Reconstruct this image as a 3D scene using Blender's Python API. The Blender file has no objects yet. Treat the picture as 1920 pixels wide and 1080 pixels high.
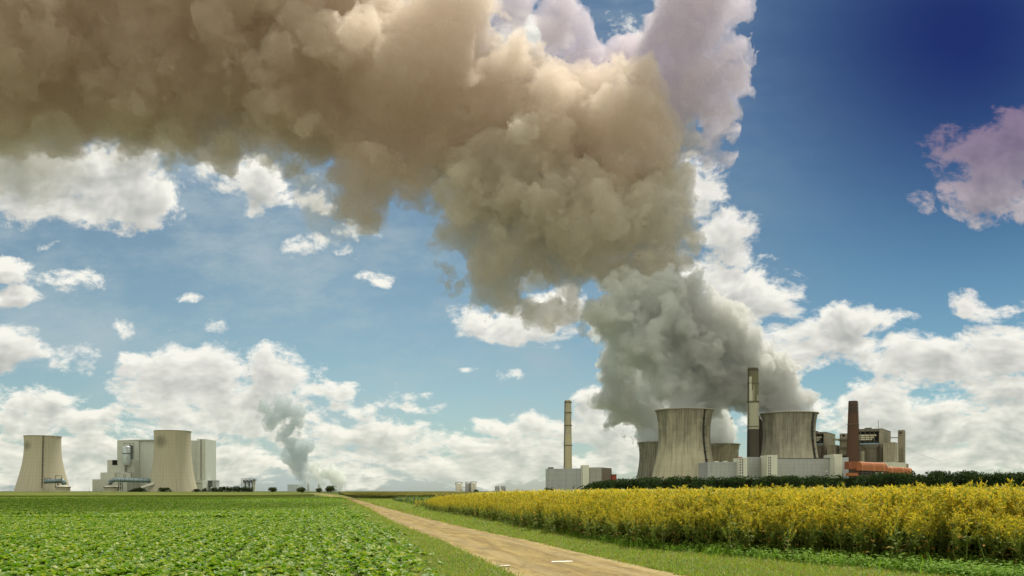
import bpy, bmesh, math, random
import numpy as np
import openvdb
from mathutils import Vector, Matrix

R = math.radians
scene = bpy.context.scene
COL = scene.collection

# ------------------------------------------------------------------ camera
F, CX, HY, EYE = 1663.0, 960.0, 921.0, 1.5      # focal length, picture axis, horizon (photo pixels), eye height (m)
cam_data = bpy.data.cameras.new('camera')
cam = bpy.data.objects.new('camera', cam_data); COL.objects.link(cam)
cam_data.sensor_width = 36.0
cam_data.lens = 36.0 * F / 1920.0
cam_data.shift_x = 0.0
cam_data.shift_y = (HY - 540.0) / 1920.0
cam_data.clip_start, cam_data.clip_end = 0.2, 60000.0
cam.location = (0, 0, EYE); cam.rotation_euler = (R(90), 0, 0)
scene.camera = cam

# ------------------------------------------------------------------ render set-up
scene.render.engine = 'CYCLES'
cy = scene.cycles
cy.use_denoising = True
cy.denoiser = 'OPENIMAGEDENOISE'
cy.max_bounces = 10; cy.diffuse_bounces = 3; cy.glossy_bounces = 2
cy.transmission_bounces = 3; cy.transparent_max_bounces = 40; cy.volume_bounces = 9
cy.caustics_reflective = False; cy.caustics_refractive = False
cy.sample_clamp_indirect = 6.0
cy.use_adaptive_sampling = True
cy.adaptive_threshold = 0.02
vs = scene.view_settings
vs.view_transform = 'Standard'; vs.look = 'None'; vs.exposure = 0.15; vs.gamma = 1.0
vs.use_curve_mapping = False

# ------------------------------------------------------------------ sun
SUN_EL, SUN_AZ = R(58), R(28)                   # azimuth from straight ahead towards the right
sun_dir = Vector((math.sin(SUN_AZ) * math.cos(SUN_EL), math.cos(SUN_AZ) * math.cos(SUN_EL), math.sin(SUN_EL)))
sl = bpy.data.lights.new('sun', 'SUN'); sl.energy = 4.0; sl.angle = R(0.53); sl.color = (1.0, 0.93, 0.80)
sun = bpy.data.objects.new('sun', sl); COL.objects.link(sun)
sun.rotation_euler = sun_dir.to_track_quat('Z', 'Y').to_euler()
sun.location = (0, 0, 200)

# ------------------------------------------------------------------ node helper
class NT:
    def __init__(s, tree): s.t = tree
    def n(s, kind, **kw):
        nd = s.t.nodes.new(kind)
        for k, v in kw.items(): setattr(nd, k, v)
        return nd
    def put(s, sock, v):
        if isinstance(v, bpy.types.NodeSocket): s.t.links.new(v, sock)
        elif v is not None:
            try: sock.default_value = v
            except Exception: sock.default_value = (*v, 1.0)
    def m(s, op, a, b=None, c=None, clamp=False):
        nd = s.n('ShaderNodeMath', operation=op, use_clamp=clamp)
        for i, x in enumerate((a, b, c)):
            if x is not None: s.put(nd.inputs[i], x)
        return nd.outputs[0]
    def v(s, op, a, b=None, scale=None):
        nd = s.n('ShaderNodeVectorMath', operation=op)
        s.put(nd.inputs[0], a)
        if b is not None: s.put(nd.inputs[1], b)
        if scale is not None: s.put(nd.inputs['Scale'], scale)
        return nd.outputs['Value'] if op in ('LENGTH', 'DOT_PRODUCT', 'DISTANCE') else nd.outputs[0]
    def xyz(s, a):
        nd = s.n('ShaderNodeSeparateXYZ'); s.put(nd.inputs[0], a); return nd.outputs
    def vec(s, x, y, z=0.0):
        nd = s.n('ShaderNodeCombineXYZ')
        for i, q in enumerate((x, y, z)): s.put(nd.inputs[i], q)
        return nd.outputs[0]
    def noise(s, vec, scale, detail=4, rough=0.55, dist=0.0, color=False, lac=2.0):
        nd = s.n('ShaderNodeTexNoise')
        s.put(nd.inputs['Vector'], vec)
        for k, q in (('Scale', scale), ('Detail', detail), ('Roughness', rough), ('Distortion', dist), ('Lacunarity', lac)): s.put(nd.inputs[k], q)
        return nd.outputs['Color' if color else 'Fac']
    def voro(s, vec, scale, feature='F1', rnd=1.0):
        nd = s.n('ShaderNodeTexVoronoi', feature=feature)
        s.put(nd.inputs['Vector'], vec); s.put(nd.inputs['Scale'], scale); s.put(nd.inputs['Randomness'], rnd)
        return nd.outputs
    def step(s, x, lo, hi, smooth=True, to0=0.0, to1=1.0):
        nd = s.n('ShaderNodeMapRange', interpolation_type='SMOOTHSTEP' if smooth else 'LINEAR')
        for i, q in enumerate((x, lo, hi, to0, to1)): s.put(nd.inputs[i], q)
        return nd.outputs[0]
    def mix(s, f, a, b, blend='MIX'):
        nd = s.n('ShaderNodeMix', data_type='RGBA', blend_type=blend)
        s.put(nd.inputs[0], f); s.put(nd.inputs[6], a); s.put(nd.inputs[7], b)
        return nd.outputs[2]
    def ramp(s, f, stops, interp='LINEAR'):
        nd = s.n('ShaderNodeValToRGB'); cr = nd.color_ramp; cr.interpolation = interp
        while len(cr.elements) > 1: cr.elements.remove(cr.elements[-1])
        for i, (p, c) in enumerate(stops):
            e = cr.elements[0] if i == 0 else cr.elements.new(p)
            e.position = p; e.color = (*c, 1.0) if len(c) == 3 else c
        s.put(nd.inputs[0], f)
        return nd.outputs[0]

def lin(r, g, b):
    f = lambda c: c / 12.92 if c <= 0.04045 else ((c + 0.055) / 1.055) ** 2.4
    return tuple(f(q / 255.0) for q in (r, g, b))
# ------------------------------------------------------------------ sky
# fair-weather cumulus: (centre x, centre y, half width, half height, weight), where they hang over the plain
CLOUDS = [
 (120,335,250,80,1.1),(20,270,120,70,.9),(290,365,80,55,.9),(440,315,130,45,.7),(590,375,70,35,.55),(685,425,45,20,.4),(520,380,50,20,.35),
 (20,410,50,16,.35),(105,455,45,14,.35),(15,503,55,24,.6),(115,525,75,26,.6),(15,560,65,18,.6),(255,595,50,25,.5),(385,620,45,16,.4),
 (10,655,65,38,.7),(130,667,65,30,.65),(360,563,28,9,.3),(565,463,38,22,.5),(642,465,26,15,.4),(706,520,30,18,.45),
 (955,710,30,11,.5),(775,767,24,10,.45),(875,703,14,6,.3),(470,463,20,8,.25),
 (345,710,125,65,1.0),(520,695,85,42,.9),(615,728,80,22,.7),(420,765,190,50,.8),(70,765,95,45,.9),(165,790,115,30,.8),
 (690,765,110,28,.38),(720,808,85,26,.9),(790,832,75,20,.7),(690,856,46,18,.6),(800,868,100,22,.6),
 (935,800,60,20,.7),(1010,800,90,26,.7),(1110,760,45,26,.7),(1140,800,80,40,.8),(950,838,130,28,.75),(1000,868,150,28,.7),(1160,850,90,30,.7),
 (880,880,120,20,.55),(200,855,240,40,.6),(120,890,220,22,.55),(430,860,120,40,.6),(560,800,110,50,.6),(640,880,100,24,.5),
 (960,600,110,45,.95),(1040,625,50,26,.6),(890,575,30,18,.4),(1060,560,40,40,.6),
 (1370,540,110,85,1.1),(1430,580,55,40,.7),(1350,440,55,50,.7),(1305,340,62,48,1.0),(1240,330,60,40,.8),(1320,620,90,60,.8),(1490,530,20,10,.3),
 (985,80,75,52,1.1),(905,15,24,45,.9),(1180,60,40,40,.5),(1500,20,10,8,.1),
 (1520,645,135,42,.95),(1610,605,88,34,.9),(1500,685,70,26,.7),(1440,790,80,30,.6),(1555,748,70,13,.5),
 (1860,330,120,78,1.05),(1915,270,80,85,.9),(1725,375,22,30,.5),(1745,565,22,14,.35),(1840,572,72,30,.7),
 (1760,685,180,50,1.0),(1880,660,130,52,1.0),(1690,722,110,28,.8),(1840,735,120,35,.7),(1640,772,110,38,.9),(1760,800,170,50,.9),(1890,795,110,45,.9),(1800,850,190,34,.75),(1720,880,200,22,.55),
 (2150,300,220,90,1.0),(2200,650,260,90,1.0),(-200,300,260,120,1.0),(-250,650,200,90,.9),(-300,850,400,60,.7),(2300,850,400,60,.7)]

w = bpy.data.worlds.new('World'); scene.world = w; w.use_nodes = True
wt = w.node_tree; wt.nodes.clear()

# density of the cumulus at a place (u, v) of the sky; v is the height over the horizon. One group for each stretch of sky,
# holding only the clouds that reach into it, so that a ray works through a dozen clouds instead of all of them
def cumulus_group(x0, x1, y0, y1):
    grp = bpy.data.node_groups.new('cumulus_density', 'ShaderNodeTree')
    grp.interface.new_socket('uv', in_out='INPUT', socket_type='NodeSocketVector')
    grp.interface.new_socket('coarse', in_out='OUTPUT', socket_type='NodeSocketFloat')
    grp.interface.new_socket('fine', in_out='OUTPUT', socket_type='NodeSocketFloat')
    g = NT(grp)
    gi = g.n('NodeGroupInput'); go = g.n('NodeGroupOutput')
    uv0 = gi.outputs[0]
    def field(uv, full):
        warp = g.v('SCALE', g.v('SUBTRACT', g.noise(uv, 8.0, 2 if full else 1, .6, color=True), (.5, .5, .5)), scale=0.05)
        uvw = g.v('ADD', uv, warp)
        best = None
        for (x, y, rx, ry, wgt) in CLOUDS:
            ax, ay = rx * 1.25, ry * 1.25
            reach = math.sqrt(1 + .8 / wgt)
            if x + ax * reach + 60 < x0 or x - ax * reach - 60 > x1 or y + ay * reach + 100 < y0 or y - ay * reach - 60 > y1: continue
            k = (F / ax, F / ay, 0.0)
            nd = g.n('ShaderNodeVectorMath', operation='MULTIPLY_ADD')
            g.put(nd.inputs[0], uvw); g.put(nd.inputs[1], k)
            g.put(nd.inputs[2], (-(x - CX) / F * k[0], -(HY - y) / F * k[1], 0.0))
            q = nd.outputs[0]
            d = g.m('MULTIPLY_ADD', g.v('DOT_PRODUCT', q, q), -wgt, wgt)
            best = d if best is None else g.m('MAXIMUM', best, d)
        best = -0.8 if best is None else g.m('MAXIMUM', best, -0.8)
        vv = g.xyz(uv)[1]
        # seen edge-on, low clouds draw out into layers
        low = g.m('SUBTRACT', .16, g.m('MULTIPLY', g.m('POWER', 2.718, g.m('MULTIPLY', vv, -7.0)), .16))
        st = g.vec(g.xyz(uvw)[0], g.m('MULTIPLY_ADD', g.xyz(uvw)[1], 1.2, low), 0.0)
        coarse = g.noise(st, 15.0, 6 if full else 3, .62)
        nearh = g.step(vv, .26, .05)
        puffs = g.noise(st, 34.0, 5 if full else 2, .6)
        coarse = g.m('ADD', g.m('MULTIPLY', coarse, g.m('SUBTRACT', 1.0, g.m('MULTIPLY', nearh, .55))), g.m('MULTIPLY', g.m('MULTIPLY', puffs, .55), nearh))
        fb = coarse
        if full:
            fine = g.noise(st, 70.0, 3, .6)
            fb = g.m('ADD', g.m('MULTIPLY', coarse, .86), g.m('MULTIPLY', fine, .14))
        veil = g.step(vv, 0.13, 0.0, to0=0.0, to1=0.20)
        d = g.m('ADD', g.m('MULTIPLY', best, .62), g.m('MULTIPLY', g.m('SUBTRACT', fb, .5), 2.5))
        return g.m('ADD', d, g.m('SUBTRACT', veil, .10))
    off = g.v('SCALE', (.006, .019, 0), scale=g.step(g.xyz(uv0)[1], .02, .30, to0=.50, to1=1.0))
    g.put(go.inputs[0], field(g.v('ADD', uv0, off), False))
    g.put(go.inputs[1], field(uv0, True))
    return grp

s = NT(wt)
tc = s.n('ShaderNodeTexCoord').outputs['Generated']
dx, dy, dz = s.xyz(tc)
front = s.m('MULTIPLY', s.m('GREATER_THAN', dy, 0.35), s.m('GREATER_THAN', dz, -0.01))
den = s.m('MAXIMUM', s.m('ABSOLUTE', dy), 0.12)
uv = s.vec(s.m('DIVIDE', dx, den), s.m('DIVIDE', dz, den), 0.0)
uu, vv, _ = s.xyz(uv)

sky = s.n('ShaderNodeTexSky', sky_type='NISHITA')
sky.sun_disc = False; sky.sun_elevation = SUN_EL; sky.sun_rotation = SUN_AZ
sky.altitude = 60; sky.air_density = 1.0; sky.dust_density = 1.0; sky.ozone_density = 2.0
tint = s.ramp(vv, [(0.0, (1.05,1.20,1.20)), (.06, (.86,1.06,1.0)), (.14, (.70,.94,.90)), (.28, (.48,.72,.74)), (.5, (.34,.54,.68)), (1.0, (.34,.54,.7))])
skyc = s.mix(1.0, sky.outputs[0], tint, 'MULTIPLY')
# thin milky air in places
skyc = s.mix(s.m('MULTIPLY', s.step(s.noise(s.v('MULTIPLY', uv, (1, 2.1, 0)), 4.6, 6, .66), .40, .70), s.step(uu, .42, .0, to0=.05, to1=.68)), skyc, (5.0,6.1,6.5))
skyc = s.mix(s.step(uu, .55, .10, to0=.06, to1=.28), skyc, (4.3,5.1,5.3))
# a corner of deep violet air, high and to the right of the plant
dc = s.v('LENGTH', s.v('MULTIPLY', s.v('SUBTRACT', uv, ((1800-CX)/F, (HY-60)/F, 0)), (1.0, 1.1, 0)))
corner = s.step(dc, .34, .0)
skyc = s.mix(s.step(dc, .85, .10), skyc, s.mix(1.0, skyc, (.48,.60,.72), 'MULTIPLY'))
skyc = s.mix(corner, skyc, s.mix(1.0, skyc, (.22,.20,.46), 'MULTIPLY'))
b1 = s.n('ShaderNodeBackground'); s.put(b1.inputs[0], skyc); b1.inputs[1].default_value = 0.085
WHITE = s.mix(s.step(vv, .16, .0), lin(254,252,242), lin(254,252,236))
GREY = s.mix(s.step(vv, .16, .0), lin(140,146,146), lin(150,164,154))
violet = s.step(dc, .40, .10)
WHITE = s.mix(violet, WHITE, lin(136,119,146)); GREY = s.mix(violet, GREY, lin(96,86,118))

def clouded(fine, coarse, power=.89, white=None):
    alpha = s.step(fine, 0.02, 0.33)
    depth = s.m('ADD', s.m('MULTIPLY', s.m('MAXIMUM', fine, 0.0), .25), s.m('MULTIPLY', s.m('MAXIMUM', coarse, 0.0), 1.0))
    lit = s.m('POWER', 2.718, s.m('MULTIPLY', s.m('POWER', depth, 1.4), -1.35))
    b2 = s.n('ShaderNodeBackground'); s.put(b2.inputs[0], s.mix(lit, GREY, white or WHITE)); s.put(b2.inputs[1], power)
    ms = s.n('ShaderNodeMixShader'); s.put(ms.inputs[0], alpha); s.put(ms.inputs[1], b1.outputs[0]); s.put(ms.inputs[2], b2.outputs[0])
    return ms.outputs[0]
def either(fac, a, b):                                  # only the side that is used is worked out
    ms = s.n('ShaderNodeMixShader'); s.put(ms.inputs[0], fac); s.put(ms.inputs[1], a); s.put(ms.inputs[2], b); return ms.outputs[0]
XS = [-9000, 230, 620, 1010, 1360, 1640, 9000]; YS = [-9000, 470, 760, 9000]
def tile(i, j):
    gn = s.n('ShaderNodeGroup'); gn.node_tree = cumulus_group(XS[i], XS[i+1], YS[j], YS[j+1]); s.put(gn.inputs[0], uv)
    return clouded(gn.outputs[1], gn.outputs[0])
def column(i):
    out = tile(i, 0)
    for j in (1, 2): out = either(s.m('LESS_THAN', vv, (HY - YS[j]) / F), out, tile(i, j))
    return out
def columns(a, b):
    if b - a == 1: return column(a)
    mid = (a + b) // 2
    return either(s.m('GREATER_THAN', uu, (XS[mid] - CX) / F), columns(a, mid), columns(mid, b))
# unseen sunlit clouds behind the camera, brightened as fill for the shaded fronts
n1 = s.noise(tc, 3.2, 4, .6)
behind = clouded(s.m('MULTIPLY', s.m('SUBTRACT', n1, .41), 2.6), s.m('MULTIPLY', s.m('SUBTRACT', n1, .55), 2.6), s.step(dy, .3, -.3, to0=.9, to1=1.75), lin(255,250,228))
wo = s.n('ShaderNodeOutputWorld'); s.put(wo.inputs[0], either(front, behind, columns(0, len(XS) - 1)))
w.cycles.sampling_method = 'MANUAL'; w.cycles.sample_map_resolution = 256
# ------------------------------------------------------------------ things, parts, points
def W(px, py, D):
    """the place that shows at photo pixel (px, py) when it stands D metres ahead"""
    return Vector(((px - CX) / F * D, D, EYE + (HY - py) / F * D))

def tag(o, label=None, cat=None, group=None, kind=None):
    if label: o['label'] = label
    if cat: o['category'] = cat
    if group: o['group'] = group
    if kind: o['kind'] = kind
    return o

def empty(name, loc, label, cat, group=None):
    o = bpy.data.objects.new(name, None); COL.objects.link(o)
    o.location = loc; o.empty_display_size = 2.0
    return tag(o, label, cat, group)

def link(name, me, mats, parent=None):
    o = bpy.data.objects.new(name, me); COL.objects.link(o)
    for m_ in (mats if isinstance(mats, (list, tuple)) else [mats]): me.materials.append(m_)
    if parent is not None: o.parent = parent
    return o

def mesh_np(name, V, Q, smooth=False, uvs=None):
    """a mesh straight from arrays: V (n,3), Q (m,3 or 4)"""
    V = np.ascontiguousarray(V, np.float32); Q = np.ascontiguousarray(Q, np.int32)
    me = bpy.data.meshes.new(name)
    k = Q.shape[1]
    me.vertices.add(len(V)); me.vertices.foreach_set('co', V.ravel())
    me.loops.add(Q.size); me.loops.foreach_set('vertex_index', Q.ravel())
    me.polygons.add(len(Q)); me.polygons.foreach_set('loop_start', np.arange(0, Q.size, k, dtype=np.int32))
    if smooth: me.polygons.foreach_set('use_smooth', np.ones(len(Q), bool))
    me.update(calc_edges=True)
    return me

class MB:
    """collects shapes into ONE mesh; coordinates are relative to the thing's origin when one is given"""
    def __init__(s, origin=(0, 0, 0)): s.bm = bmesh.new(); s.o = Vector(origin)
    def box(s, a, b):
        (x0, y0, z0), (x1, y1, z1) = Vector(a) - s.o, Vector(b) - s.o
        v = [s.bm.verts.new(p) for p in ((x0,y0,z0),(x1,y0,z0),(x1,y1,z0),(x0,y1,z0),(x0,y0,z1),(x1,y0,z1),(x1,y1,z1),(x0,y1,z1))]
        for f in ((0,3,2,1),(4,5,6,7),(0,1,5,4),(1,2,6,5),(2,3,7,6),(3,0,4,7)): s.bm.faces.new([v[i] for i in f])
        return s
    def prism(s, pts, vec):
        """polygon pts (world) pushed along vec"""
        vec = Vector(vec)
        a = [s.bm.verts.new(Vector(p) - s.o) for p in pts]; b = [s.bm.verts.new(Vector(p) - s.o + vec) for p in pts]
        n = len(a); s.bm.faces.new(a); s.bm.faces.new(b[::-1])
        for i in range(n): s.bm.faces.new((a[i], b[i], b[(i+1) % n], a[(i+1) % n]))
        bmesh.ops.recalc_face_normals(s.bm, faces=s.bm.faces)
        return s
    def tube(s, pts, radii, seg=16, caps=True):
        """round tube along world points"""
        pts = [Vector(p) - s.o for p in pts]
        if not isinstance(radii, (list, tuple)): radii = [radii] * len(pts)
        rings = []
        for i, p in enumerate(pts):
            d = (pts[min(i+1, len(pts)-1)] - pts[max(i-1, 0)]).normalized()
            up = Vector((0, 0, 1)) if abs(d.z) < .9 else Vector((1, 0, 0))
            e1 = d.cross(up).normalized(); e2 = e1.cross(d).normalized()
            rings.append([s.bm.verts.new(p + (e1 * math.cos(2*math.pi*k/seg) + e2 * math.sin(2*math.pi*k/seg)) * radii[i]) for k in range(seg)])
        for a, b in zip(rings, rings[1:]):
            for k in range(seg):
                f = s.bm.faces.new((a[k], a[(k+1) % seg], b[(k+1) % seg], b[k])); f.smooth = True
        if caps:
            s.bm.faces.new(rings[0][::-1]); s.bm.faces.new(rings[-1])
        return s
    def lathe(s, c, prof, seg=64, caps=False):
        """profile [(radius, z)] turned about the vertical through world point c"""
        c = Vector(c) - s.o; rings = []
        for r_, z_ in prof:
            rings.append([s.bm.verts.new(c + Vector((r_*math.cos(2*math.pi*k/seg), r_*math.sin(2*math.pi*k/seg), z_))) for k in range(seg)])
        for a, b in zip(rings, rings[1:]):
            for k in range(seg):
                f = s.bm.faces.new((a[k], a[(k+1) % seg], b[(k+1) % seg], b[k])); f.smooth = True
        if caps:
            s.bm.faces.new(rings[0][::-1]); s.bm.faces.new(rings[-1])
        return s
    def build(s, name, mats, parent=None, bevel=0):
        if bevel: bmesh.ops.bevel(s.bm, geom=s.bm.edges[:], offset=bevel, segments=1, affect='EDGES')
        bmesh.ops.recalc_face_normals(s.bm, faces=s.bm.faces)
        me = bpy.data.meshes.new(name); s.bm.to_mesh(me); s.bm.free()
        o = link(name, me, mats, parent)
        if parent is None: o.location = s.o
        return o

def material(name, build, rough=.85, spec=.3):
    """build(NT, object coordinates, bsdf) -> base colour"""
    m_ = bpy.data.materials.new(name); m_.use_nodes = True
    t = m_.node_tree; n = NT(t)
    b = t.nodes['Principled BSDF']; b.inputs['Roughness'].default_value = rough
    b.inputs['Specular IOR Level'].default_value = spec
    co = n.n('ShaderNodeTexCoord').outputs['Object']
    c = build(n, co, b)
    if c is not None: n.put(b.inputs['Base Color'], c)
    return m_

def bump(n, b, h, strength=.4, dist=.02):
    nd = n.n('ShaderNodeBump'); nd.inputs['Strength'].default_value = strength; nd.inputs['Distance'].default_value = dist
    n.put(nd.inputs['Height'], h); n.put(b.inputs['Normal'], nd.outputs[0])
# ------------------------------------------------------------------ ground, fields, track
def sheet(name, pts, z, mat, label=None, cat=None):
    bm = bmesh.new(); bm.faces.new([bm.verts.new((x, y, z)) for x, y in pts])
    if bm.faces[:][0].normal.z < 0: bmesh.ops.reverse_faces(bm, faces=bm.faces)
    bm.normal_update()
    for f in bm.faces:
        if f.normal.z < 0: f.normal_flip()
    me = bpy.data.meshes.new(name); bm.to_mesh(me); bm.free()
    o = link(name, me, mat); tag(o, label, cat, kind='structure'); return o

def _plain(n, co, b):
    big = n.noise(n.v('MULTIPLY', co, (.004, .0016, 0)), 1.0, 3, .5)
    c = n.ramp(big, [(.35, (.075,.10,.022)), (.5, (.10,.115,.03)), (.62, (.055,.085,.02))])
    return n.mix(n.m('MULTIPLY', n.noise(co, .6, 6, .7), .5), c, (.05,.06,.02))
PLAIN = material('plain', _plain, .95, .1)
sheet('ground', [(-30000,-400),(30000,-400),(30000,45000),(-30000,45000)], 0.0, PLAIN, 'green farmland plain running out to the horizon', 'ground')

def _soil(n, co, b):
    c = n.ramp(n.noise(co, 1.4, 6, .65), [(.3, (.05,.045,.02)), (.55, (.055,.075,.02)), (.75, (.11,.085,.05))])
    return c
SOIL = material('field_soil', _soil, .95, .1)
def road_c(y):                                           # middle of the track and half its width, y metres ahead
    Y = [-8, 2, 15.75, 26.4, 37, 51, 61, 96, 166, 192, 416, 700]; X = [7.05, 4.66, 1.43, -.85, -3.4, -6.5, -8.55, -15.9, -30.3, -36, -88.5, -158]
    return float(np.interp(y, Y, X)), float(np.interp(y, [0, 16, 27, 60, 200], [1.62, 1.55, 1.36, 1.27, 1.3]))
ROAD_Y = np.concatenate([np.arange(-6, 60, 1.0), np.arange(60, 220, 6.0), np.arange(220, 701, 30.0)])
beet_edge = [(road_c(y)[0] - road_c(y)[1] - float(np.interp(y, [10, 15.7, 21, 27, 34, 64, 150], [1.3, 1.3, 1.3, .95, .6, .5, .5])), float(y)) for y in ROAD_Y if y < 250]
sheet('field', beet_edge + [(-400, 240), (-400, -6)], 0.004, SOIL, 'dark soil of the beet field beside the track', 'field')

def _road(n, co, b):
    uvn = n.n('ShaderNodeUVMap'); u, v, _ = n.xyz(uvn.outputs[0])
    q = n.vec(n.m('MULTIPLY', u, 1.0), n.m('MULTIPLY', v, .10), 0.0)
    streak = n.noise(q, 3.2, 5, .6)
    blot = n.noise(n.vec(u, n.m('MULTIPLY', v, .45), 0), .9, 5, .6)
    grain = n.noise(co, 34.0, 4, .75)
    c = n.mix(n.step(streak, .36, .64), (.185,.130,.040), (.325,.240,.082))
    c = n.mix(n.m('MULTIPLY', n.step(blot, .48, .66), .6), c, (.20,.14,.05))
    au = n.m('ABSOLUTE', u)
    track = n.m('SUBTRACT', 1.0, n.step(n.m('ABSOLUTE', n.m('SUBTRACT', au, .72)), .0, .36))
    c = n.mix(n.m('MULTIPLY', track, .45), c, (.30,.24,.125))
    mid = n.m('MULTIPLY', n.step(au, .24, .05), n.step(n.noise(n.vec(u, n.m('MULTIPLY', v, .5), 3), 2.2, 4, .6), .45, .6))
    c = n.mix(n.m('MULTIPLY', mid, .5), c, (.20,.16,.06))
    edge = n.step(n.m('ADD', au, n.m('MULTIPLY', n.m('SUBTRACT', n.noise(co, 1.6, 4, .6), .5), .9)), 1.02, 1.34)
    c = n.mix(n.m('MULTIPLY', edge, .75), c, (.36,.285,.13))
    crack = n.step(n.voro(n.v('ADD', n.v('MULTIPLY', co, (1, .7, 1)), n.v('SCALE', n.noise(co, 2.5, 3, .6, color=True), scale=.5)), .55, 'DISTANCE_TO_EDGE')['Distance'], .022, .006)
    c = n.mix(n.m('MULTIPLY', crack, n.m('MULTIPLY', n.step(blot, .5, .6), .75)), c, (.09,.065,.03))
    c = n.mix(n.m('MULTIPLY', n.step(grain, .50, .72), .30), c, (.10,.075,.04))
    c = n.mix(n.m('MULTIPLY', n.step(grain, .48, .30), .30), c, (.38,.31,.18))
    grit = n.noise(n.v('MULTIPLY', co, (1, .45, 1)), 11.0, 4, .8)
    c = n.mix(n.m('MULTIPLY', n.step(grit, .52, .70), .42), c, (.12,.085,.035))
    c = n.mix(n.m('MULTIPLY', n.step(grit, .46, .30), .38), c, (.46,.37,.19))
    bump(n, b, n.m('ADD', grain, n.m('MULTIPLY', streak, .6)), .6, .012)
    return c
ROAD = material('sandy_concrete', _road, .9, .25)
def strip(name, mat, z, off0, off1, crown=0.0, ys=ROAD_Y, cross=8):
    bm = bmesh.new(); uvl = bm.loops.layers.uv.new('UVMap'); rows = []
    for y in ys:
        c_, hw = road_c(float(y)); row = []
        for k in range(cross + 1):
            t = k / cross; x = (off0(hw, y) * (1 - t) + off1(hw, y) * t)
            row.append((bm.verts.new((c_ + x, float(y), z + crown * (1 - (x / 1.7)**2))), x, float(y)))
        rows.append(row)
    for a, b in zip(rows, rows[1:]):
        for k in range(cross):
            q = (a[k], a[k+1], b[k+1], b[k]); f = bm.faces.new([t[0] for t in q])
            for lp, t in zip(f.loops, q): lp[uvl].uv = (t[1], t[2])
    me = bpy.data.meshes.new(name); bm.to_mesh(me); bm.free(); return link(name, me, mat)
_wob = lambda y, s_: .10 * math.sin(y * 1.3 + s_) + .07 * math.sin(y * 2.9 + 2 * s_) + .05 * math.sin(y * .47 + s_)
tag(strip('dirt_road', ROAD, .012, lambda h, y: -h - .06 + _wob(y, 0), lambda h, y: h + .06 + _wob(y, 2), .03),
    'pale sandy farm track running away between the green and the yellow field', 'track', kind='structure')

PAINT = material('white_paint', lambda n, co, b: n.mix(n.step(n.noise(co, 9, 4, .7), .46, .62), (.80,.79,.74), (.45,.38,.25)), .7, .3)
def mark(px0, px1, py, dz):
    Y = F * EYE / (py - HY); x0, x1 = (px0 - CX) / F * Y, (px1 - CX) / F * Y
    return sheet('road_marking', [(x0, Y - .05), (x1, Y + .12), (x1 - .02, Y + .12 + dz), (x0 + .03, Y - .05 + dz)], .048, PAINT)
tag(mark(1033, 1076, 1058, .24), 'longer white dash painted across the sandy track', 'road marking')
tag(mark(932, 957, 1066, .17), 'short white dash at the grassy edge of the track', 'road marking')

def _turf(n, co, b):
    c = n.ramp(n.noise(co, 2.2, 6, .7), [(.3, (.06,.09,.012)), (.5, (.14,.17,.025)), (.7, (.24,.22,.045))])
    return c
TURF = material('verge_turf', _turf, .95, .1)
CROP_Y = [-6, 12, 16, 19.3, 22.7, 29, 36, 46, 64, 75]; CROP_X = [18, 11.6, 9.2, 6.4, 3.7, 2.1, .55, -1.3, -5.8, -7.0]
def crop_x(y): return float(np.interp(y, CROP_Y, CROP_X))
tag(strip('verge', TURF, .008, lambda h, y: -h - 2.6, lambda h, y: max(h + 2.0, (crop_x(y) + 1.0 - road_c(float(y))[0]) if y < 75 else 5.0), 0.0, cross=3), kind='structure')
for o_ in [o for o in COL.objects if o.name == 'verge']: tag(o_, 'strip of short turf along both sides of the track', 'verge')

# the crops on the plain: raised slabs of standing corn with a dark foot
def slab(name, pts, z, mat, label):
    mb = MB(); mb.prism([(x, y, .002) for x, y in pts], (0, 0, z)); o = mb.build(name, mat); return tag(o, label, 'field', kind='structure')
def _wheat(n, co, b):
    c = n.ramp(n.noise(n.v('MULTIPLY', co, (.012, .004, 0)), 1.0, 5, .6), [(.3, (.10,.135,.02)), (.55, (.155,.175,.028)), (.7, (.12,.16,.025))])
    c = n.mix(n.m('MULTIPLY', n.noise(co, 1.1, 5, .8), .7), c, (.05,.07,.012))
    # tractor lines through the corn
    x, y, _ = n.xyz(co)
    q = n.m('FRACT', n.m('DIVIDE', n.m('ADD', x, n.m('MULTIPLY', y, .42)), 31.0))
    t1 = n.step(n.m('ABSOLUTE', n.m('SUBTRACT', q, .50)), .028, .012); t2 = n.step(n.m('ABSOLUTE', n.m('SUBTRACT', q, .62)), .028, .012)
    keep = n.step(n.noise(n.v('MULTIPLY', co, (.01, 0, 0)), 1.0, 1, .5), .50, .56)
    return n.mix(n.m('MULTIPLY', n.m('MAXIMUM', t1, t2), keep), c, (.02,.03,.008))
WHEAT = material('wheat', _wheat, .95, .08)
slab('wheat_field', [(-900,150),(-178,158),(-100,178),(-60,205),(-58,260),(-75,330),(-95,414),(-170,700),(-330,1400),(-2200,1400)], .62, WHEAT, 'yellow green cornfield behind the beets in front of the far plant')
def _mead(n, co, b):
    c = n.ramp(n.noise(n.v('MULTIPLY', co, (.02, .006, 0)), 1.0, 4, .6), [(.35, (.06,.075,.015)), (.6, (.10,.10,.02))])
    return n.mix(n.m('MULTIPLY', n.noise(co, 1.5, 5, .8), .7), c, (.03,.04,.01))
MEAD = material('dark_crop', _mead, .95, .08)
slab('grain_field', [(-27.5,162),(-6,128),(60,150),(300,420),(300,760),(-60,760),(-92,470)], .85, MEAD, 'dark olive cornfield between the track and the far end of the yellow crop')
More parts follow.
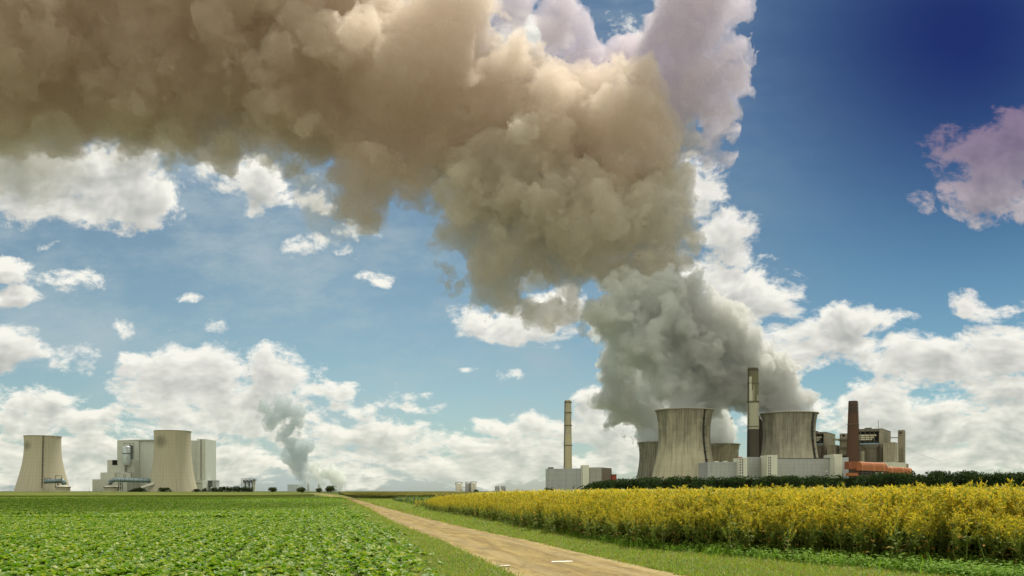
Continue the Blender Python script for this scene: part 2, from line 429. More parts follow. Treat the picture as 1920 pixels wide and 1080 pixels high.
# ------------------------------------------------------------------ leaves, crops, grass
def leaf_mat(name, cols, trans=.35, rough=.45, spec=.5, scale=.15, tcol=None):
    m_ = bpy.data.materials.new(name); m_.use_nodes = True
    t = m_.node_tree; n = NT(t); b = t.nodes['Principled BSDF']; out = t.nodes['Material Output']
    b.inputs['Roughness'].default_value = rough; b.inputs['Specular IOR Level'].default_value = spec
    gm = n.n('ShaderNodeNewGeometry'); co = n.n('ShaderNodeTexCoord').outputs['Object']
    f = n.m('ADD', n.m('MULTIPLY', gm.outputs['Random Per Island'], .6), n.m('MULTIPLY', n.noise(co, scale, 3, .6), .4))
    k = len(cols)
    c = n.ramp(f, [(.12 + .76 * i / max(k - 1, 1), q) for i, q in enumerate(cols)])
    n.put(b.inputs['Base Color'], c)
    tl = n.n('ShaderNodeBsdfTranslucent'); n.put(tl.inputs[0], n.mix(1.0, c, tcol or (1.25, 1.35, .7), 'MULTIPLY'))
    mx = n.n('ShaderNodeMixShader'); mx.inputs[0].default_value = trans
    n.put(mx.inputs[1], b.outputs[0]); n.put(mx.inputs[2], tl.outputs[0]); n.put(out.inputs['Surface'], mx.outputs[0])
    return m_

def stamp(temps, P, rz, sc, pick=None, tilt=None, seed=0):
    """many turned and scaled copies of small templates as one pair of arrays (+ material index)"""
    r = np.random.default_rng(seed); Vs, Qs, Ms = [], [], []; base = 0
    pick = r.integers(len(temps), size=len(P)) if pick is None else pick
    for ti, (tv, tq, tm) in enumerate(temps):
        idx = np.nonzero(pick == ti)[0]
        if not len(idx): continue
        c, s_ = np.cos(rz[idx])[:, None], np.sin(rz[idx])[:, None]
        S = sc[idx] if sc.ndim == 2 else np.repeat(sc[idx][:, None], 3, 1)
        x, y, z = tv[:, 0][None] * S[:, :1], tv[:, 1][None] * S[:, 1:2], tv[:, 2][None] * S[:, 2:3]
        V = np.stack([x * c - y * s_, x * s_ + y * c, z], 2)
        if tilt is not None: V[:, :, 0] += V[:, :, 2] * tilt[idx][:, :1]; V[:, :, 1] += V[:, :, 2] * tilt[idx][:, 1:2]
        V += P[idx][:, None, :]
        Q = tq[None] + (np.arange(len(idx)) * len(tv))[:, None, None] + base
        Vs.append(V.reshape(-1, 3)); Qs.append(Q.reshape(-1, 4)); Ms.append(np.tile(tm, len(idx))); base += len(idx) * len(tv)
    return np.concatenate(Vs), np.concatenate(Qs), np.concatenate(Ms)

def stuff(name, arrays, mats, label, cat, smooth=False):
    V = np.concatenate([a[0] for a in arrays]); off = np.cumsum([0] + [len(a[0]) for a in arrays[:-1]])
    Q = np.concatenate([a[1] + o_ for a, o_ in zip(arrays, off)]); M = np.concatenate([a[2] for a in arrays])
    me = mesh_np(name, V, Q, smooth); me.polygons.foreach_set('material_index', M.astype(np.int32))
    return tag(link(name, me, mats), label, cat, kind='stuff')

class T:
    """small template mesh of quads"""
    def __init__(s): s.v, s.q, s.m = [], [], []
    def blade(s, pts, widths, side, mat=0, fold=0.0):
        """a bent strip along pts; side is the direction of its width"""
        b = len(s.v); side = np.asarray(side, float); cols = 3 if fold else 2
        for p, w_ in zip(pts, widths):
            p = np.asarray(p, float)
            if fold: s.v += [p - side * w_ / 2 + (0, 0, fold * w_), p, p + side * w_ / 2 + (0, 0, fold * w_)]
            else: s.v += [p - side * w_ / 2, p + side * w_ / 2]
        for i in range(len(pts) - 1):
            for c in range(cols - 1):
                a = b + i * cols + c; s.q.append((a, a + 1, a + cols + 1, a + cols)); s.m.append(mat)
        return s
    def get(s): return np.array(s.v, float), np.array(s.q, int), np.array(s.m, int)

RG = np.random.default_rng(11)
def scatter(n, xf, y0, y1, weight=None):
    """n points with y in [y0, y1]; xf(y) -> (x0, x1); evenly spread over the area"""
    ys = np.linspace(y0, y1, 200); wd = np.array([max(xf(y)[1] - xf(y)[0], 1e-3) for y in ys]) * (1 if weight is None else weight(ys))
    cdf = np.cumsum(wd); cdf /= cdf[-1]
    y = np.interp(RG.random(n), cdf, ys); lo = np.interp(y, ys, [xf(q)[0] for q in ys]); hi = np.interp(y, ys, [xf(q)[1] for q in ys])
    return np.stack([lo + (hi - lo) * RG.random(n), y, np.zeros(n)], 1)

# --- sugar beet
def beet(nl, seg, size):
    t = T()
    for i in range(nl):
        a = 2.4 * i + RG.uniform(-.4, .4); d = np.array([math.cos(a), math.sin(a), 0]); sd = np.array([-d[1], d[0], RG.uniform(-.35, .35)])
        el = RG.uniform(.35, 1.25); L = size * RG.uniform(.75, 1.2); st = L * .35
        p = np.array([0, 0, .02]); pts = [p]; e = el
        for k in range(seg):
            p = p + (d * math.cos(e) + np.array([0, 0, math.sin(e)])) * L / seg; pts.append(p); e -= RG.uniform(.35, .75) * 2.2 / seg
        w0 = size * RG.uniform(.5, .8)
        prof = np.interp(np.linspace(0, 1, seg + 1), [0, .25, .5, .75, 1], [.12, .7, 1, .85, .15]) * w0
        t.blade(pts, prof, sd, 0, fold=RG.uniform(-.25, .40))
    return t.get()
def left_of_field(y): return (-.60 * y - 3, float(np.interp(y, [p[1] for p in beet_edge], [p[0] for p in beet_edge])))
def field_mask(P):        # a bare patch or two, the rows thin out there
    x, y = P[:, 0], P[:, 1]
    k = np.ones(len(P), bool)
    for (px, py, ax, ay) in ((100, 969, 3.2, 1.6), (30, 969, 3.0, 1.0), (190, 963, 3.0, 1.2), (700, 950, 1.2, 5.0), (660, 958, 1.0, 3.0)):
        Y = F * EYE / (py - HY); X = (px - CX) / F * Y
        k &= ((x - X) / ax)**2 + ((y - Y) / ay)**2 > RG.uniform(.6, 1.4, len(P))
    return k
BEETS = leaf_mat('beet_leaf', [(.04,.10,.010), (.090,.195,.013), (.155,.275,.016), (.26,.33,.028), (.45,.45,.16)], .42, .5, .4, .8)
tn = [beet(13, 3, .138) for _ in range(8)]; tm_ = [beet(10, 2, .175) for _ in range(4)]; tf = [beet(8, 1, .30) for _ in range(3)]
arr = []
for (temps, n_, y0, y1, s0) in ((tn, 28000, 11.5, 48, 1.0), (tm_, 36000, 47, 105, 1.2), (tf, 26000, 103, 180, 1.3)):
    P = scatter(n_, left_of_field, y0, y1, (lambda ys: (ys / ys[0])**-.35)); P[:, 0] += RG.normal(0, .12, n_)
    rowx = P[:, 0] + .225 * P[:, 1]; P[:, 0] += np.round(rowx / .5) * .5 - rowx + RG.normal(0, .09, n_)      # drilled in rows along the track
    P = P[field_mask(P)]; n_ = len(P)
    sc = s0 * RG.uniform(.6, 1.35, n_) * (1 + .12 * np.sin(P[:, 0] * .7) * np.sin(P[:, 1] * .55))
    arr.append(stamp(temps, P, RG.uniform(0, 6.28, n_), sc, seed=n_))
stuff('beet_plants', arr, [BEETS], 'broad green sugar beet leaves covering the whole field left of the track', 'crop', True)

# --- oilseed rape, gone to pods and last flowers
def rape(h, pods, branches, lower):
    t = T()
    lean = RG.uniform(-.12, .12, 2)
    top = np.array([lean[0], lean[1], h])
    def stem(p0, p1, bend, w_):
        m1 = (p0 + p1) / 2 + bend; pts = [p0, (p0 + m1) / 2 + bend * .25, m1, p1]
        a = RG.uniform(0, 3.14); t.blade(pts, [w_, w_, w_ * .9, w_ * .5], (math.cos(a), math.sin(a), 0), 0)
        return pts
    def dress(p0, p1, n_, L):
        for k in range(n_):
            f_ = RG.random(); p = p0 + (p1 - p0) * f_; a = RG.uniform(0, 6.28); e = RG.uniform(-.1, .9)
            d = np.array([math.cos(a) * math.cos(e), math.sin(a) * math.cos(e), math.sin(e)]); l_ = L * RG.uniform(.7, 1.3)
            sd = np.cross(d, RG.standard_normal(3)); sd /= np.linalg.norm(sd)
            w_ = .012
            t.blade([p, p + d * l_ * .6, p + d * l_ + (0, 0, .01)], [w_ * .8, w_, w_ * .3], sd, (1 if RG.random() < .86 else 2) if p[2] > h * RG.uniform(.48, .74) else (2 if RG.random() < .8 else 0))
    if lower: stem(np.array([0, 0, 0.]), top, np.array([*RG.uniform(-.05, .05, 2), 0]), .017)
    dress(top * .8, top, pods // 3, .052)
    for i in range(branches):
        f_ = RG.uniform(.28, .8); p0 = top * f_; a = RG.uniform(0, 6.28); out = h * RG.uniform(.10, .22)
        p1 = p0 + np.array([math.cos(a) * out, math.sin(a) * out, h * RG.uniform(.16, .36)])
        if p1[2] > h: p1[2] = h * RG.uniform(.93, 1.02)
        stem(p0, p1, np.array([math.cos(a), math.sin(a), -.4]) * .03, .010)
        dress(p0 + (p1 - p0) * .3, p1, pods // branches, .048)
    if lower:
        for i in range(lower):
            p0 = np.array([lean[0], lean[1], h]) * RG.uniform(.15, .62); a = RG.uniform(0, 6.28); d = np.array([math.cos(a), math.sin(a), .3]); L = RG.uniform(.10, .22)
            t.blade([p0, p0 + d * L * .6, p0 + d * L - (0, 0, .05)], [.02, .05, .01], (-d[1], d[0], 0), 2 if RG.random() < .88 else 3)
    return t.get()
RSTEM = leaf_mat('rape_stem', [(.15,.21,.04), (.22,.27,.06), (.30,.29,.08)], .3, .6, .3, .5)
RPOD = leaf_mat('rape_pod', [(.25,.29,.03), (.45,.405,.036), (.62,.49,.045), (.73,.51,.045)], .5, .55, .3, .35, (1.2, 1.15, .7))
RLEAF = leaf_mat('rape_leaf', [(.08,.125,.018), (.14,.20,.028), (.24,.26,.045)], .45, .55, .3, .5)
RDRY = leaf_mat('rape_withered_leaf', [(.34,.17,.03), (.45,.26,.05)], .3, .6, .2, .5)
def crop_h(x): return np.interp(x, [-8, -5, -1, 4, 9, 40], [.95, 1.04, 1.26, 1.34, 1.42, 1.47])
def strip_xf(a, b):
    return lambda y: (crop_x(y) + a, min(crop_x(y) + b, .62 * y + 4))
arr = []
near_t = [rape(1.0, 150, 10, 16) for _ in range(18)]; top_t = [rape(1.0, 100, 8, 0) for _ in range(12)]; far_t = []
for _ in range(4):
    t = T()
    for k in range(40):
        p = np.array([*RG.normal(0, .28, 2), RG.uniform(.72, 1.0)]); a = RG.uniform(0, 6.28); d = np.array([math.cos(a), math.sin(a), RG.uniform(0, 1.5)]); d /= np.linalg.norm(d)
        L = RG.uniform(.06, .12); t.blade([p - d * L, p, p + d * L], [.02, .045, .015], (-d[1], d[0], .2), 1 if RG.random() < .8 else 2)
    far_t.append(t.get())
for (temps, n_, a, b, y0, y1) in ((near_t, 7600, 0.0, 2.6, 13, 75), (top_t, 9000, 2.4, 40, 13, 45), (far_t, 15000, 2.4, 90, 40, 130), (far_t, 9000, 2.4, 200, 125, 330)):
    xf = strip_xf(a, b)
    if y1 > 75: xf = (lambda y, a=a, b=b: (crop_x(min(y, 75)) + a + max(0, y - 75) * .02, .62 * y + 4))
    P = scatter(n_, xf, y0, y1, (lambda ys: (ys / ys[0])**-.8))
    P[:, 0] += RG.normal(0, .18, n_) - (.45 * np.abs(RG.normal(0, 1, n_)) * (RG.random(n_) < .25) if y1 == 75 else 0)
    edge = np.array([crop_x(min(q, 75)) for q in P[:, 1]])
    hh = crop_h(P[:, 0]) * .945 * np.interp(P[:, 0] - edge, [0, .7], [.80, 1.0]) * RG.normal(1.0, .085, n_) * (1 + .04 * np.sin(P[:, 0] * .9 + P[:, 1] * .6))
    wd_ = hh * RG.uniform(.8, 1.25, n_) * (1.0 if y1 < 100 else (1.6 if y1 < 200 else 3.0))
    arr.append(stamp(temps, P, RG.uniform(0, 6.28, n_), np.stack([wd_, wd_, hh], 1), tilt=RG.normal(0, .10, (n_, 2)) * np.where(RG.random((n_, 1)) < .12, 3.0, 1.0), seed=n_))
stuff('rapeseed_plants', arr, [RSTEM, RPOD, RLEAF, RDRY], 'tall yellow flowering rapeseed standing right of the track', 'crop')
# the closed canopy a little under the flower tops, deeper in the field
def _canopy(n, co, b):
    c = n.ramp(n.noise(co, 2.6, 7, .75), [(.32, (.10,.10,.012)), (.48, (.25,.23,.02)), (.66, (.44,.36,.03))])
    bump(n, b, n.noise(co, 3.0, 6, .7), 1.0, .3); return c
CANOPY = material('rape_canopy', _canopy, .9, .1)
bm = bmesh.new(); rows = []
for y in list(np.arange(16, 80, 2.0)) + [90, 110, 140, 180, 240, 330, 440]:
    x0 = crop_x(min(y, 75)) + 2.2 + max(0, y - 75) * .02; x1 = .7 * y + 30
    rows.append([bm.verts.new((x0 + (x1 - x0) * (k / 24)**1.6, y, float(crop_h(x0 + (x1 - x0) * (k / 24)**1.6)) * .84 + RG.normal(0, .03))) for k in range(25)])
for a, b in zip(rows, rows[1:]):
    for k in range(24): bm.faces.new((a[k], a[k+1], b[k+1], b[k]))
lo = [bm.verts.new((q.co.x + .1, q.co.y, .02)) for q in [r_[0] for r_ in rows]]
for i in range(len(rows) - 1): bm.faces.new((rows[i][0], rows[i+1][0], lo[i+1], lo[i]))
l2 = [bm.verts.new((q.co.x, q.co.y, .02)) for q in rows[0]]
for k in range(24): bm.faces.new((rows[0][k+1], rows[0][k], l2[k], l2[k+1]))
me = bpy.data.meshes.new('rapeseed_canopy'); bm.to_mesh(me); bm.free()
tag(link('rapeseed_canopy', me, CANOPY), 'dense yellow canopy of the rapeseed deeper in the field', 'crop', kind='stuff')

# --- the verges
def tuft(n_, L, spread, w_):
    t = T()
    for k in range(n_):
        a = RG.uniform(0, 6.28); l_ = L * RG.uniform(.5, 1.3); p = np.array([*RG.normal(0, spread, 2), 0]); o_ = np.array([math.cos(a), math.sin(a), 0]) * l_ * RG.uniform(.2, .75)
        t.blade([p, p + o_ * .35 + (0, 0, l_ * .6), p + o_ + (0, 0, l_ * RG.uniform(.55, .95))], [w_, w_ * .8, w_ * .15], (-math.sin(a), math.cos(a), 0), 0 if RG.random() < .8 else 1)
    return t.get()
G1 = leaf_mat('verge_grass', [(.08,.17,.015), (.155,.26,.022), (.25,.32,.03), (.37,.36,.05)], .45, .5, .4, .45)
G2 = leaf_mat('dry_grass', [(.26,.20,.06), (.34,.26,.09)], .3, .6, .2, .5)
G3 = leaf_mat('fresh_weeds', [(.11,.22,.025), (.18,.32,.035), (.27,.38,.055)], .45, .6, .15, .6)
tg = [tuft(16, .11, .07, .010) for _ in range(6)]; tw = [tuft(15, .24, .10, .020) for _ in range(4)]
def lv(y): c, h = road_c(y); e = left_of_field(y)[1]; return (e - .25, c - h + .02)
def rv(y): c, h = road_c(y); return (c + h - .02, (crop_x(y) + .15) if y < 70 else c + h + 3.0 + (y - 70) * .03)
arr = []
for (xf, n_, y0, y1) in ((lv, 7500, 12, 40), (lv, 6000, 40, 200), (rv, 9500, 12, 40), (rv, 6000, 40, 170)):
    P = scatter(n_, xf, y0, y1, (lambda ys: (ys / ys[0])**-.9)); s0 = np.clip(P[:, 1] / 30, .9, 2.4) * RG.uniform(.55, 1.35, n_)
    arr.append(stamp(tg, P, RG.uniform(0, 6.28, n_), np.stack([s0 * 1.15, s0 * 1.15, s0 * .9], 1), seed=n_))
stuff('verge_grass', arr, [G1, G2], 'short olive grass growing on both verges of the track', 'grass')
# taller weeds at the foot of the crop
def herb():
    t = T(); h = RG.uniform(.16, .32)
    for s_ in range(3):
        b0 = np.array([*RG.normal(0, .08, 2), 0]); tp = b0 + np.array([*RG.normal(0, .08, 2), h * RG.uniform(.7, 1.1)])
        t.blade([b0, tp], [.01, .005], (1, 0, 0), 0)
        for k in range(7):
            p = b0 + (tp - b0) * (k + 1.5) / 8; a = k * 1.9 + RG.uniform(-.3, .3); d = np.array([math.cos(a), math.sin(a), .25]); L = RG.uniform(.07, .13)
            t.blade([p, p + d * L * .5, p + d * L - (0, 0, .03)], [.015, .05, .006], (-d[1], d[0], 0), 0)
    return t.get()
th = [herb() for _ in range(5)]
def wv(y): e = crop_x(y); return (e - float(np.interp(y, [12, 17, 21, 26, 40, 66], [2.6, 2.0, .9, .25, .1, .1])), e + .3)
P = scatter(1500, wv, 12, 40, (lambda ys: (ys / ys[0])**-1.0)); n_ = len(P)
a1 = stamp(th + tw, P, RG.uniform(0, 6.28, n_), RG.uniform(.55, 1.25, n_), seed=4)
stuff('weeds', [a1], [G3, G1], 'bright green weeds and long grass at the foot of the rapeseed', 'weeds')
# young green crop between the verge and the end of the rape
def gx(y): c, h = road_c(y); return (c + h + 2.6 + (y - 66) * .02, c + h + 9 + (y - 66) * .5)
P = scatter(5200, gx, 66, 126); n_ = len(P)
stuff('young_maize', [stamp([tuft(12, .62, .10, .05) for _ in range(4)], P, RG.uniform(0, 6.28, n_), RG.uniform(.8, 1.3, n_), seed=6)], [leaf_mat('maize_leaf', [(.03,.06,.012), (.05,.095,.02), (.08,.13,.03)], .25, .5, .3, .5), G1],
      'dark green young crop between the track and the end of the rapeseed', 'crop')
# ripening corn beyond, its ragged front and top
OL1 = leaf_mat('corn_ear', [(.14,.13,.025), (.22,.19,.03), (.30,.24,.04)], .35, .6, .2, .2); OL2 = leaf_mat('corn_leaf', [(.05,.075,.015), (.09,.11,.02)], .3, .6, .2, .2)
def cf(y): return (float(np.interp(y, [126, 163, 260], [-9, -28, -50])) + (0 if y > 150 else (150 - y) * .3), .25 * y + 30)
P = scatter(16000, cf, 127, 260, (lambda ys: (ys / ys[0])**-2.0)); n_ = len(P)
s1 = RG.uniform(1.0, 1.7, n_)
stuff('ripening_corn', [stamp(far_t, P, RG.uniform(0, 6.28, n_), np.stack([s1, s1, 1.05 * RG.normal(1, .1, n_)], 1), seed=31)], [OL2, OL1, OL2, OL1], 'olive brown corn standing in a strip beyond the end of the rapeseed', 'crop')
# ------------------------------------------------------------------ steam and smoke
VEIL = .10
def _noise_tile(n=160, slope=1.9, seed=1):
    r = np.random.default_rng(seed)
    k = np.fft.fftfreq(n) * n
    kk = np.sqrt(k[:, None, None]**2 + k[None, :, None]**2 + (np.fft.rfftfreq(n) * n)[None, None, :]**2)
    amp = np.where(kk > 3.5, 1.0 / np.maximum(kk, 1) ** (slope + .0), 0)
    f = np.fft.rfftn(r.standard_normal((n, n, n))) * amp
    f = np.fft.irfftn(f, s=(n, n, n)); return (f / f.std()).astype(np.float32)
NOISE = _noise_tile()

def smoke_body(balls, vox, seed, k=6.0, rough=2.2, lumps=(26, 9), wisp=0.0):
    """billowing closed surface from [(centre, radius)]: each ball carries lumps, each lump carries smaller lumps. -> V, Q"""
    r = np.random.default_rng(seed)
    C = np.array([tuple(c) for c, _ in balls], float); Rd = np.array([q for _, q in balls], float)
    pad = Rd.max() * .55 + 8 * vox
    lo = (C - Rd[:, None]).min(0) - pad; hi = (C + Rd[:, None]).max(0) + pad
    n = np.ceil((hi - lo) / vox).astype(int) + 1
    f = np.full(n, 1e3, np.float32)
    ax = [lo[i] + np.arange(n[i]) * vox for i in range(3)]
    def add(c, q, kk):
        e = q + 3 * kk + 4 * vox
        i0 = np.maximum(((c - e - lo) / vox).astype(int), 0); i1 = np.minimum(((c + e - lo) / vox).astype(int) + 2, n)
        if (i1 <= i0).any(): return
        sl_ = tuple(slice(a, b) for a, b in zip(i0, i1))
        x, y, z = (ax[i][sl_[i]] - c[i] for i in range(3))
        d = (np.sqrt(x[:, None, None]**2 + y[None, :, None]**2 + z[None, None, :]**2) - q).astype(np.float32)
        a = f[sl_]
        h = np.maximum(kk - np.abs(a - d), 0) / kk
        f[sl_] = np.minimum(a, d) - h * h * kk * .25
    for c, q in zip(C, Rd): add(c, q, min(k, q * .4))
    def look(p):
        i = np.clip(((p - lo) / vox).astype(int), 0, n - 1); return f[i[0], i[1], i[2]]
    def dirs(m_):
        d = r.standard_normal((m_, 3)); return d / np.linalg.norm(d, axis=1)[:, None]
    small = []
    for c, q in zip(C, Rd):
        for d in dirs(lumps[0]):
            q2 = q * r.uniform(.20, .42); p = c + d * (q - q2 * .25)
            if look(p) < -q2 * .55: continue
            small.append((p, q2))
    for p, q2 in small: add(p, q2, q2 * .22)
    tiny = []
    for p, q2 in small:
        if q2 < 3.5 * vox: continue
        for d in dirs(lumps[1]):
            q3 = q2 * r.uniform(.25, .45); c3 = p + d * (q2 - q3 * .2)
            if look(c3) < -q3 * .5: continue
            tiny.append((c3, q3))
    for p, q3 in tiny: add(p, q3, q3 * .25)
    # ragged edges: a rolling noise in the air itself
    m_ = NOISE.shape[0]
    ix, iy, iz = (np.arange(n[i]) + int(r.integers(m_)) for i in range(3))
    f += NOISE[np.ix_(ix % m_, iy % m_, iz % m_)] * rough * vox * .5
    if wisp:
        f += (NOISE[np.ix_((ix // 2) % m_, (iy // 2) % m_, (iz // 2) % m_)]) * wisp
    # nothing may touch the border of the grid
    f[0], f[-1], f[:, 0], f[:, -1], f[:, :, 0], f[:, :, -1] = 9, 9, 9, 9, 9, 9
    gr = openvdb.FloatGrid(4 * vox); gr.copyFromArray(np.clip(f, -4 * vox, 4 * vox))
    V, Q = gr.convertToQuads(0.0)[:2]
    V = V.astype(np.float64) * vox + lo
    a, b, c, d = (V[Q[:, i]] for i in range(4))
    vol = np.einsum('ij,ij->i', a, np.cross(b, c)).sum() + np.einsum('ij,ij->i', a, np.cross(c, d)).sum()
    if vol < 0: Q = Q[:, ::-1]
    return V, Q

def smoke_material(name, colour, density, aniso=.35, veil=.0, absorb=None):
    m_ = bpy.data.materials.new(name); m_.use_nodes = True
    t = m_.node_tree; t.nodes.clear(); n = NT(t)
    pv = n.n('ShaderNodeVolumePrincipled')
    n.put(pv.inputs['Color'], colour); pv.inputs['Density'].default_value = density; pv.inputs['Anisotropy'].default_value = aniso
    out = n.n('ShaderNodeOutputMaterial'); n.put(out.inputs['Volume'], pv.outputs[0])
    # the outermost skin of droplets: thin and broken, mostly clear
    if veil > 0:
        tr = n.n('ShaderNodeBsdfTransparent'); tl = n.n('ShaderNodeBsdfTranslucent'); n.put(tl.inputs[0], colour)
        co = n.n('ShaderNodeTexCoord').outputs['Object']
        mx = n.n('ShaderNodeMixShader'); n.put(mx.inputs[0], n.m('MULTIPLY', n.noise(co, .05, 2, .6), veil))
        n.put(mx.inputs[1], tr.outputs[0]); n.put(mx.inputs[2], tl.outputs[0]); n.put(out.inputs['Surface'], mx.outputs[0])
    m_.cycles.homogeneous_volume = True
    return m_

def smoke(name, balls, D, vox, seed, mat, label, cat, **kw):
    """balls: (photo x, photo y, radius in photo pixels, depth offset in radii)"""
    B = []
    for bl in balls:
        px, py, rp = bl[:3]; off = bl[3] if len(bl) > 3 else 0.0
        d = D + off * rp / F * D
        B.append((W(px, py, d), rp / F * d))
    V, Q = smoke_body(B, vox, seed, **kw)
    o0 = W(balls[0][0], balls[0][1], D)
    o = link(name, mesh_np(name, V - np.array(o0), Q, smooth=True), mat)
    o.location = o0
    return tag(o, label, cat)

STEAM = smoke_material('pale_steam', (.87, .88, .865), .075, .4, VEIL)
BROWN = smoke_material('brown_smoke', (.81, .735, .65), .026, .40, VEIL)
KHAKI = smoke_material('khaki_smoke', (.825,.785,.71), .034, .4, VEIL)
MAUVE = smoke_material('mauve_smoke', (.765, .715, .77), .026, .35, VEIL)
GREYST = smoke_material('grey_steam', (.80, .805, .79), .085, .35, VEIL)
FARGREY = smoke_material('far_grey_steam', (.68, .74, .75), .021, .3, VEIL)
FARST = smoke_material('far_steam', (.90, .92, .90), .035, .3, VEIL)

smoke('steam_plume', [(1283,768,40),(1275,735,38),(1245,722,40),(1237,685,42),(1212,650,52),(1250,612,44),(1190,592,48),(1150,602,38),(1122,590,26),(1230,560,44),(1185,545,40)],
  1400, 2.6, 3, STEAM, 'pale grey steam rising from the large front cooling tower with the ladder', 'steam plume', rough=5, wisp=3)
smoke('steam_plume', [(1243,828,33),(1216,812,20),(1200,790,27),(1177,770,33),(1152,745,30),(1150,712,28),(1163,682,34),(1192,730,44),(1222,765,40),(1160,642,34),(1140,660,16)],
  1755, 3.0, 4, STEAM, 'darker steam column leaning left from the black streaked cooling tower', 'steam plume', rough=6, wisp=5)
smoke('steam_plume', [(1347,828,30),(1357,806,22),(1344,787,26),(1326,765,25),(1352,776,15),(1310,745,26)],
  1790, 2.8, 5, STEAM, 'small steam puff over the brown rimmed tower behind the annex', 'steam plume', rough=5, wisp=2)
smoke('steam_plume', [(1479,772,39),(1450,742,42),(1408,730,38),(1455,706,36),(1410,690,44),(1362,702,46),(1332,735,27),(1385,655,42),(1340,650,52),(1362,612,38),(1302,600,46),(1280,562,40),(1320,572,30),(1302,692,34),(1285,640,34),(1428,668,26),(1490,752,20)],
  1405, 2.8, 6, GREYST, 'broad steam plume leaning left from the wide cooling tower behind the tallest chimney', 'steam plume', rough=5, wisp=3)
_b = [(600,170,120),(440,130,135,.2),(260,110,140),(80,90,145,-.2),(-110,90,165),(760,170,135),(900,220,125,.2),(1040,250,112),(1150,280,90,-.3),(1222,300,55),
  (700,320,70,-.5),(640,340,40),(765,340,48),(830,60,92),(600,-20,150,.3),(330,-60,165),(60,-80,175),(1020,180,64),(1100,212,84),(1190,222,74),(1090,320,70),(960,330,70),(560,300,28),(490,265,34),(350,228,36),(200,222,38),(60,215,42),(640,380,22),(700,395,18)]
_m = [(1220,500,54),(1150,500,55),(1080,470,68),(1238,447,56),(1182,395,68),(1100,390,86,-.2),(1000,440,72),(938,480,58),(882,420,50),(840,440,34),(836,498,20),(862,535,22),(902,545,26),(950,560,30),(908,370,74),(1000,340,100),(1042,566,20),(1075,562,24),(1062,598,19),(1022,590,15),(990,572,24),(1090,622,14),(1105,570,26),(1035,612,9),(1245,350,45),(1130,440,60),(1200,440,50)]
smoke('smoke_cloud', _m, 1470, 3.0, 10, KHAKI, 'khaki grey smoke rolling over between the pale steam and the brown cloud', 'smoke cloud', rough=5, wisp=9, lumps=(26, 8))
smoke('smoke_cloud', _b, 1520, 3.8, 8, BROWN, 'huge brown smoke cloud drifting left across the upper sky', 'smoke cloud', rough=4.5, wisp=11, lumps=(20, 6))
smoke('smoke_cloud', [(960,15,38),(1050,55,50),(1090,125,46),(1170,140,55),(1268,92,56),(1305,50,60),(1350,15,42),(1290,165,72),(1340,222,46),(1372,95,24),(1347,150,42),(1235,215,60),(1330,262,32),(1300,-20,60)],
  1640, 3.6, 9, MAUVE, 'paler mauve smoke bank behind the brown cloud next to the dark blue sky', 'smoke cloud', rough=4.5, wisp=11, lumps=(20, 6))
smoke('steam_plume', [(576,914,9),(570,895,12),(565,876,14),(562,855,15),(540,860,7),(553,836,15),(574,835,11),(531,820,12),(543,805,16),(560,800,9),(513,788,16),(497,770,13),(533,770,17),(556,772,9),(520,750,10)],
  5700, 8.0, 12, FARGREY, 'tallest far plume, a grey blue steam column left of the two white ones', 'steam plume', rough=4, wisp=2)
smoke('steam_plume', [(600,914,6),(598,903,8),(592,890,11),(582,898,9),(588,878,8)],
  5650, 7.0, 13, FARST, 'short white far plume in the middle of the three on the horizon', 'steam plume', rough=4, wisp=2)
smoke('steam_plume', [(638,918,3.5),(635,908,6),(630,899,8),(622,886,10),(612,875,10),(603,866,7)],
  5650, 8.0, 14, FARST, 'thin white far plume at the right of the three on the horizon', 'steam plume', rough=4, wisp=2)
FRINGE = smoke_material('thin_smoke', (.94, .90, .84), .0075, .45, VEIL * .3)
smoke('smoke_cloud', [(40,255,42),(130,268,46),(230,262,42),(330,272,44),(430,285,44),(515,305,38),(600,362,36),(680,392,32),(755,378,30),(-30,290,50),(80,300,40),(560,330,34),(640,405,22),(720,412,20),(815,450,20),(800,400,24)],
  1500, 4.5, 15, FRINGE, 'thin pale ragged fringe hanging under the brown cloud', 'smoke cloud', rough=5, wisp=13, lumps=(20, 5))
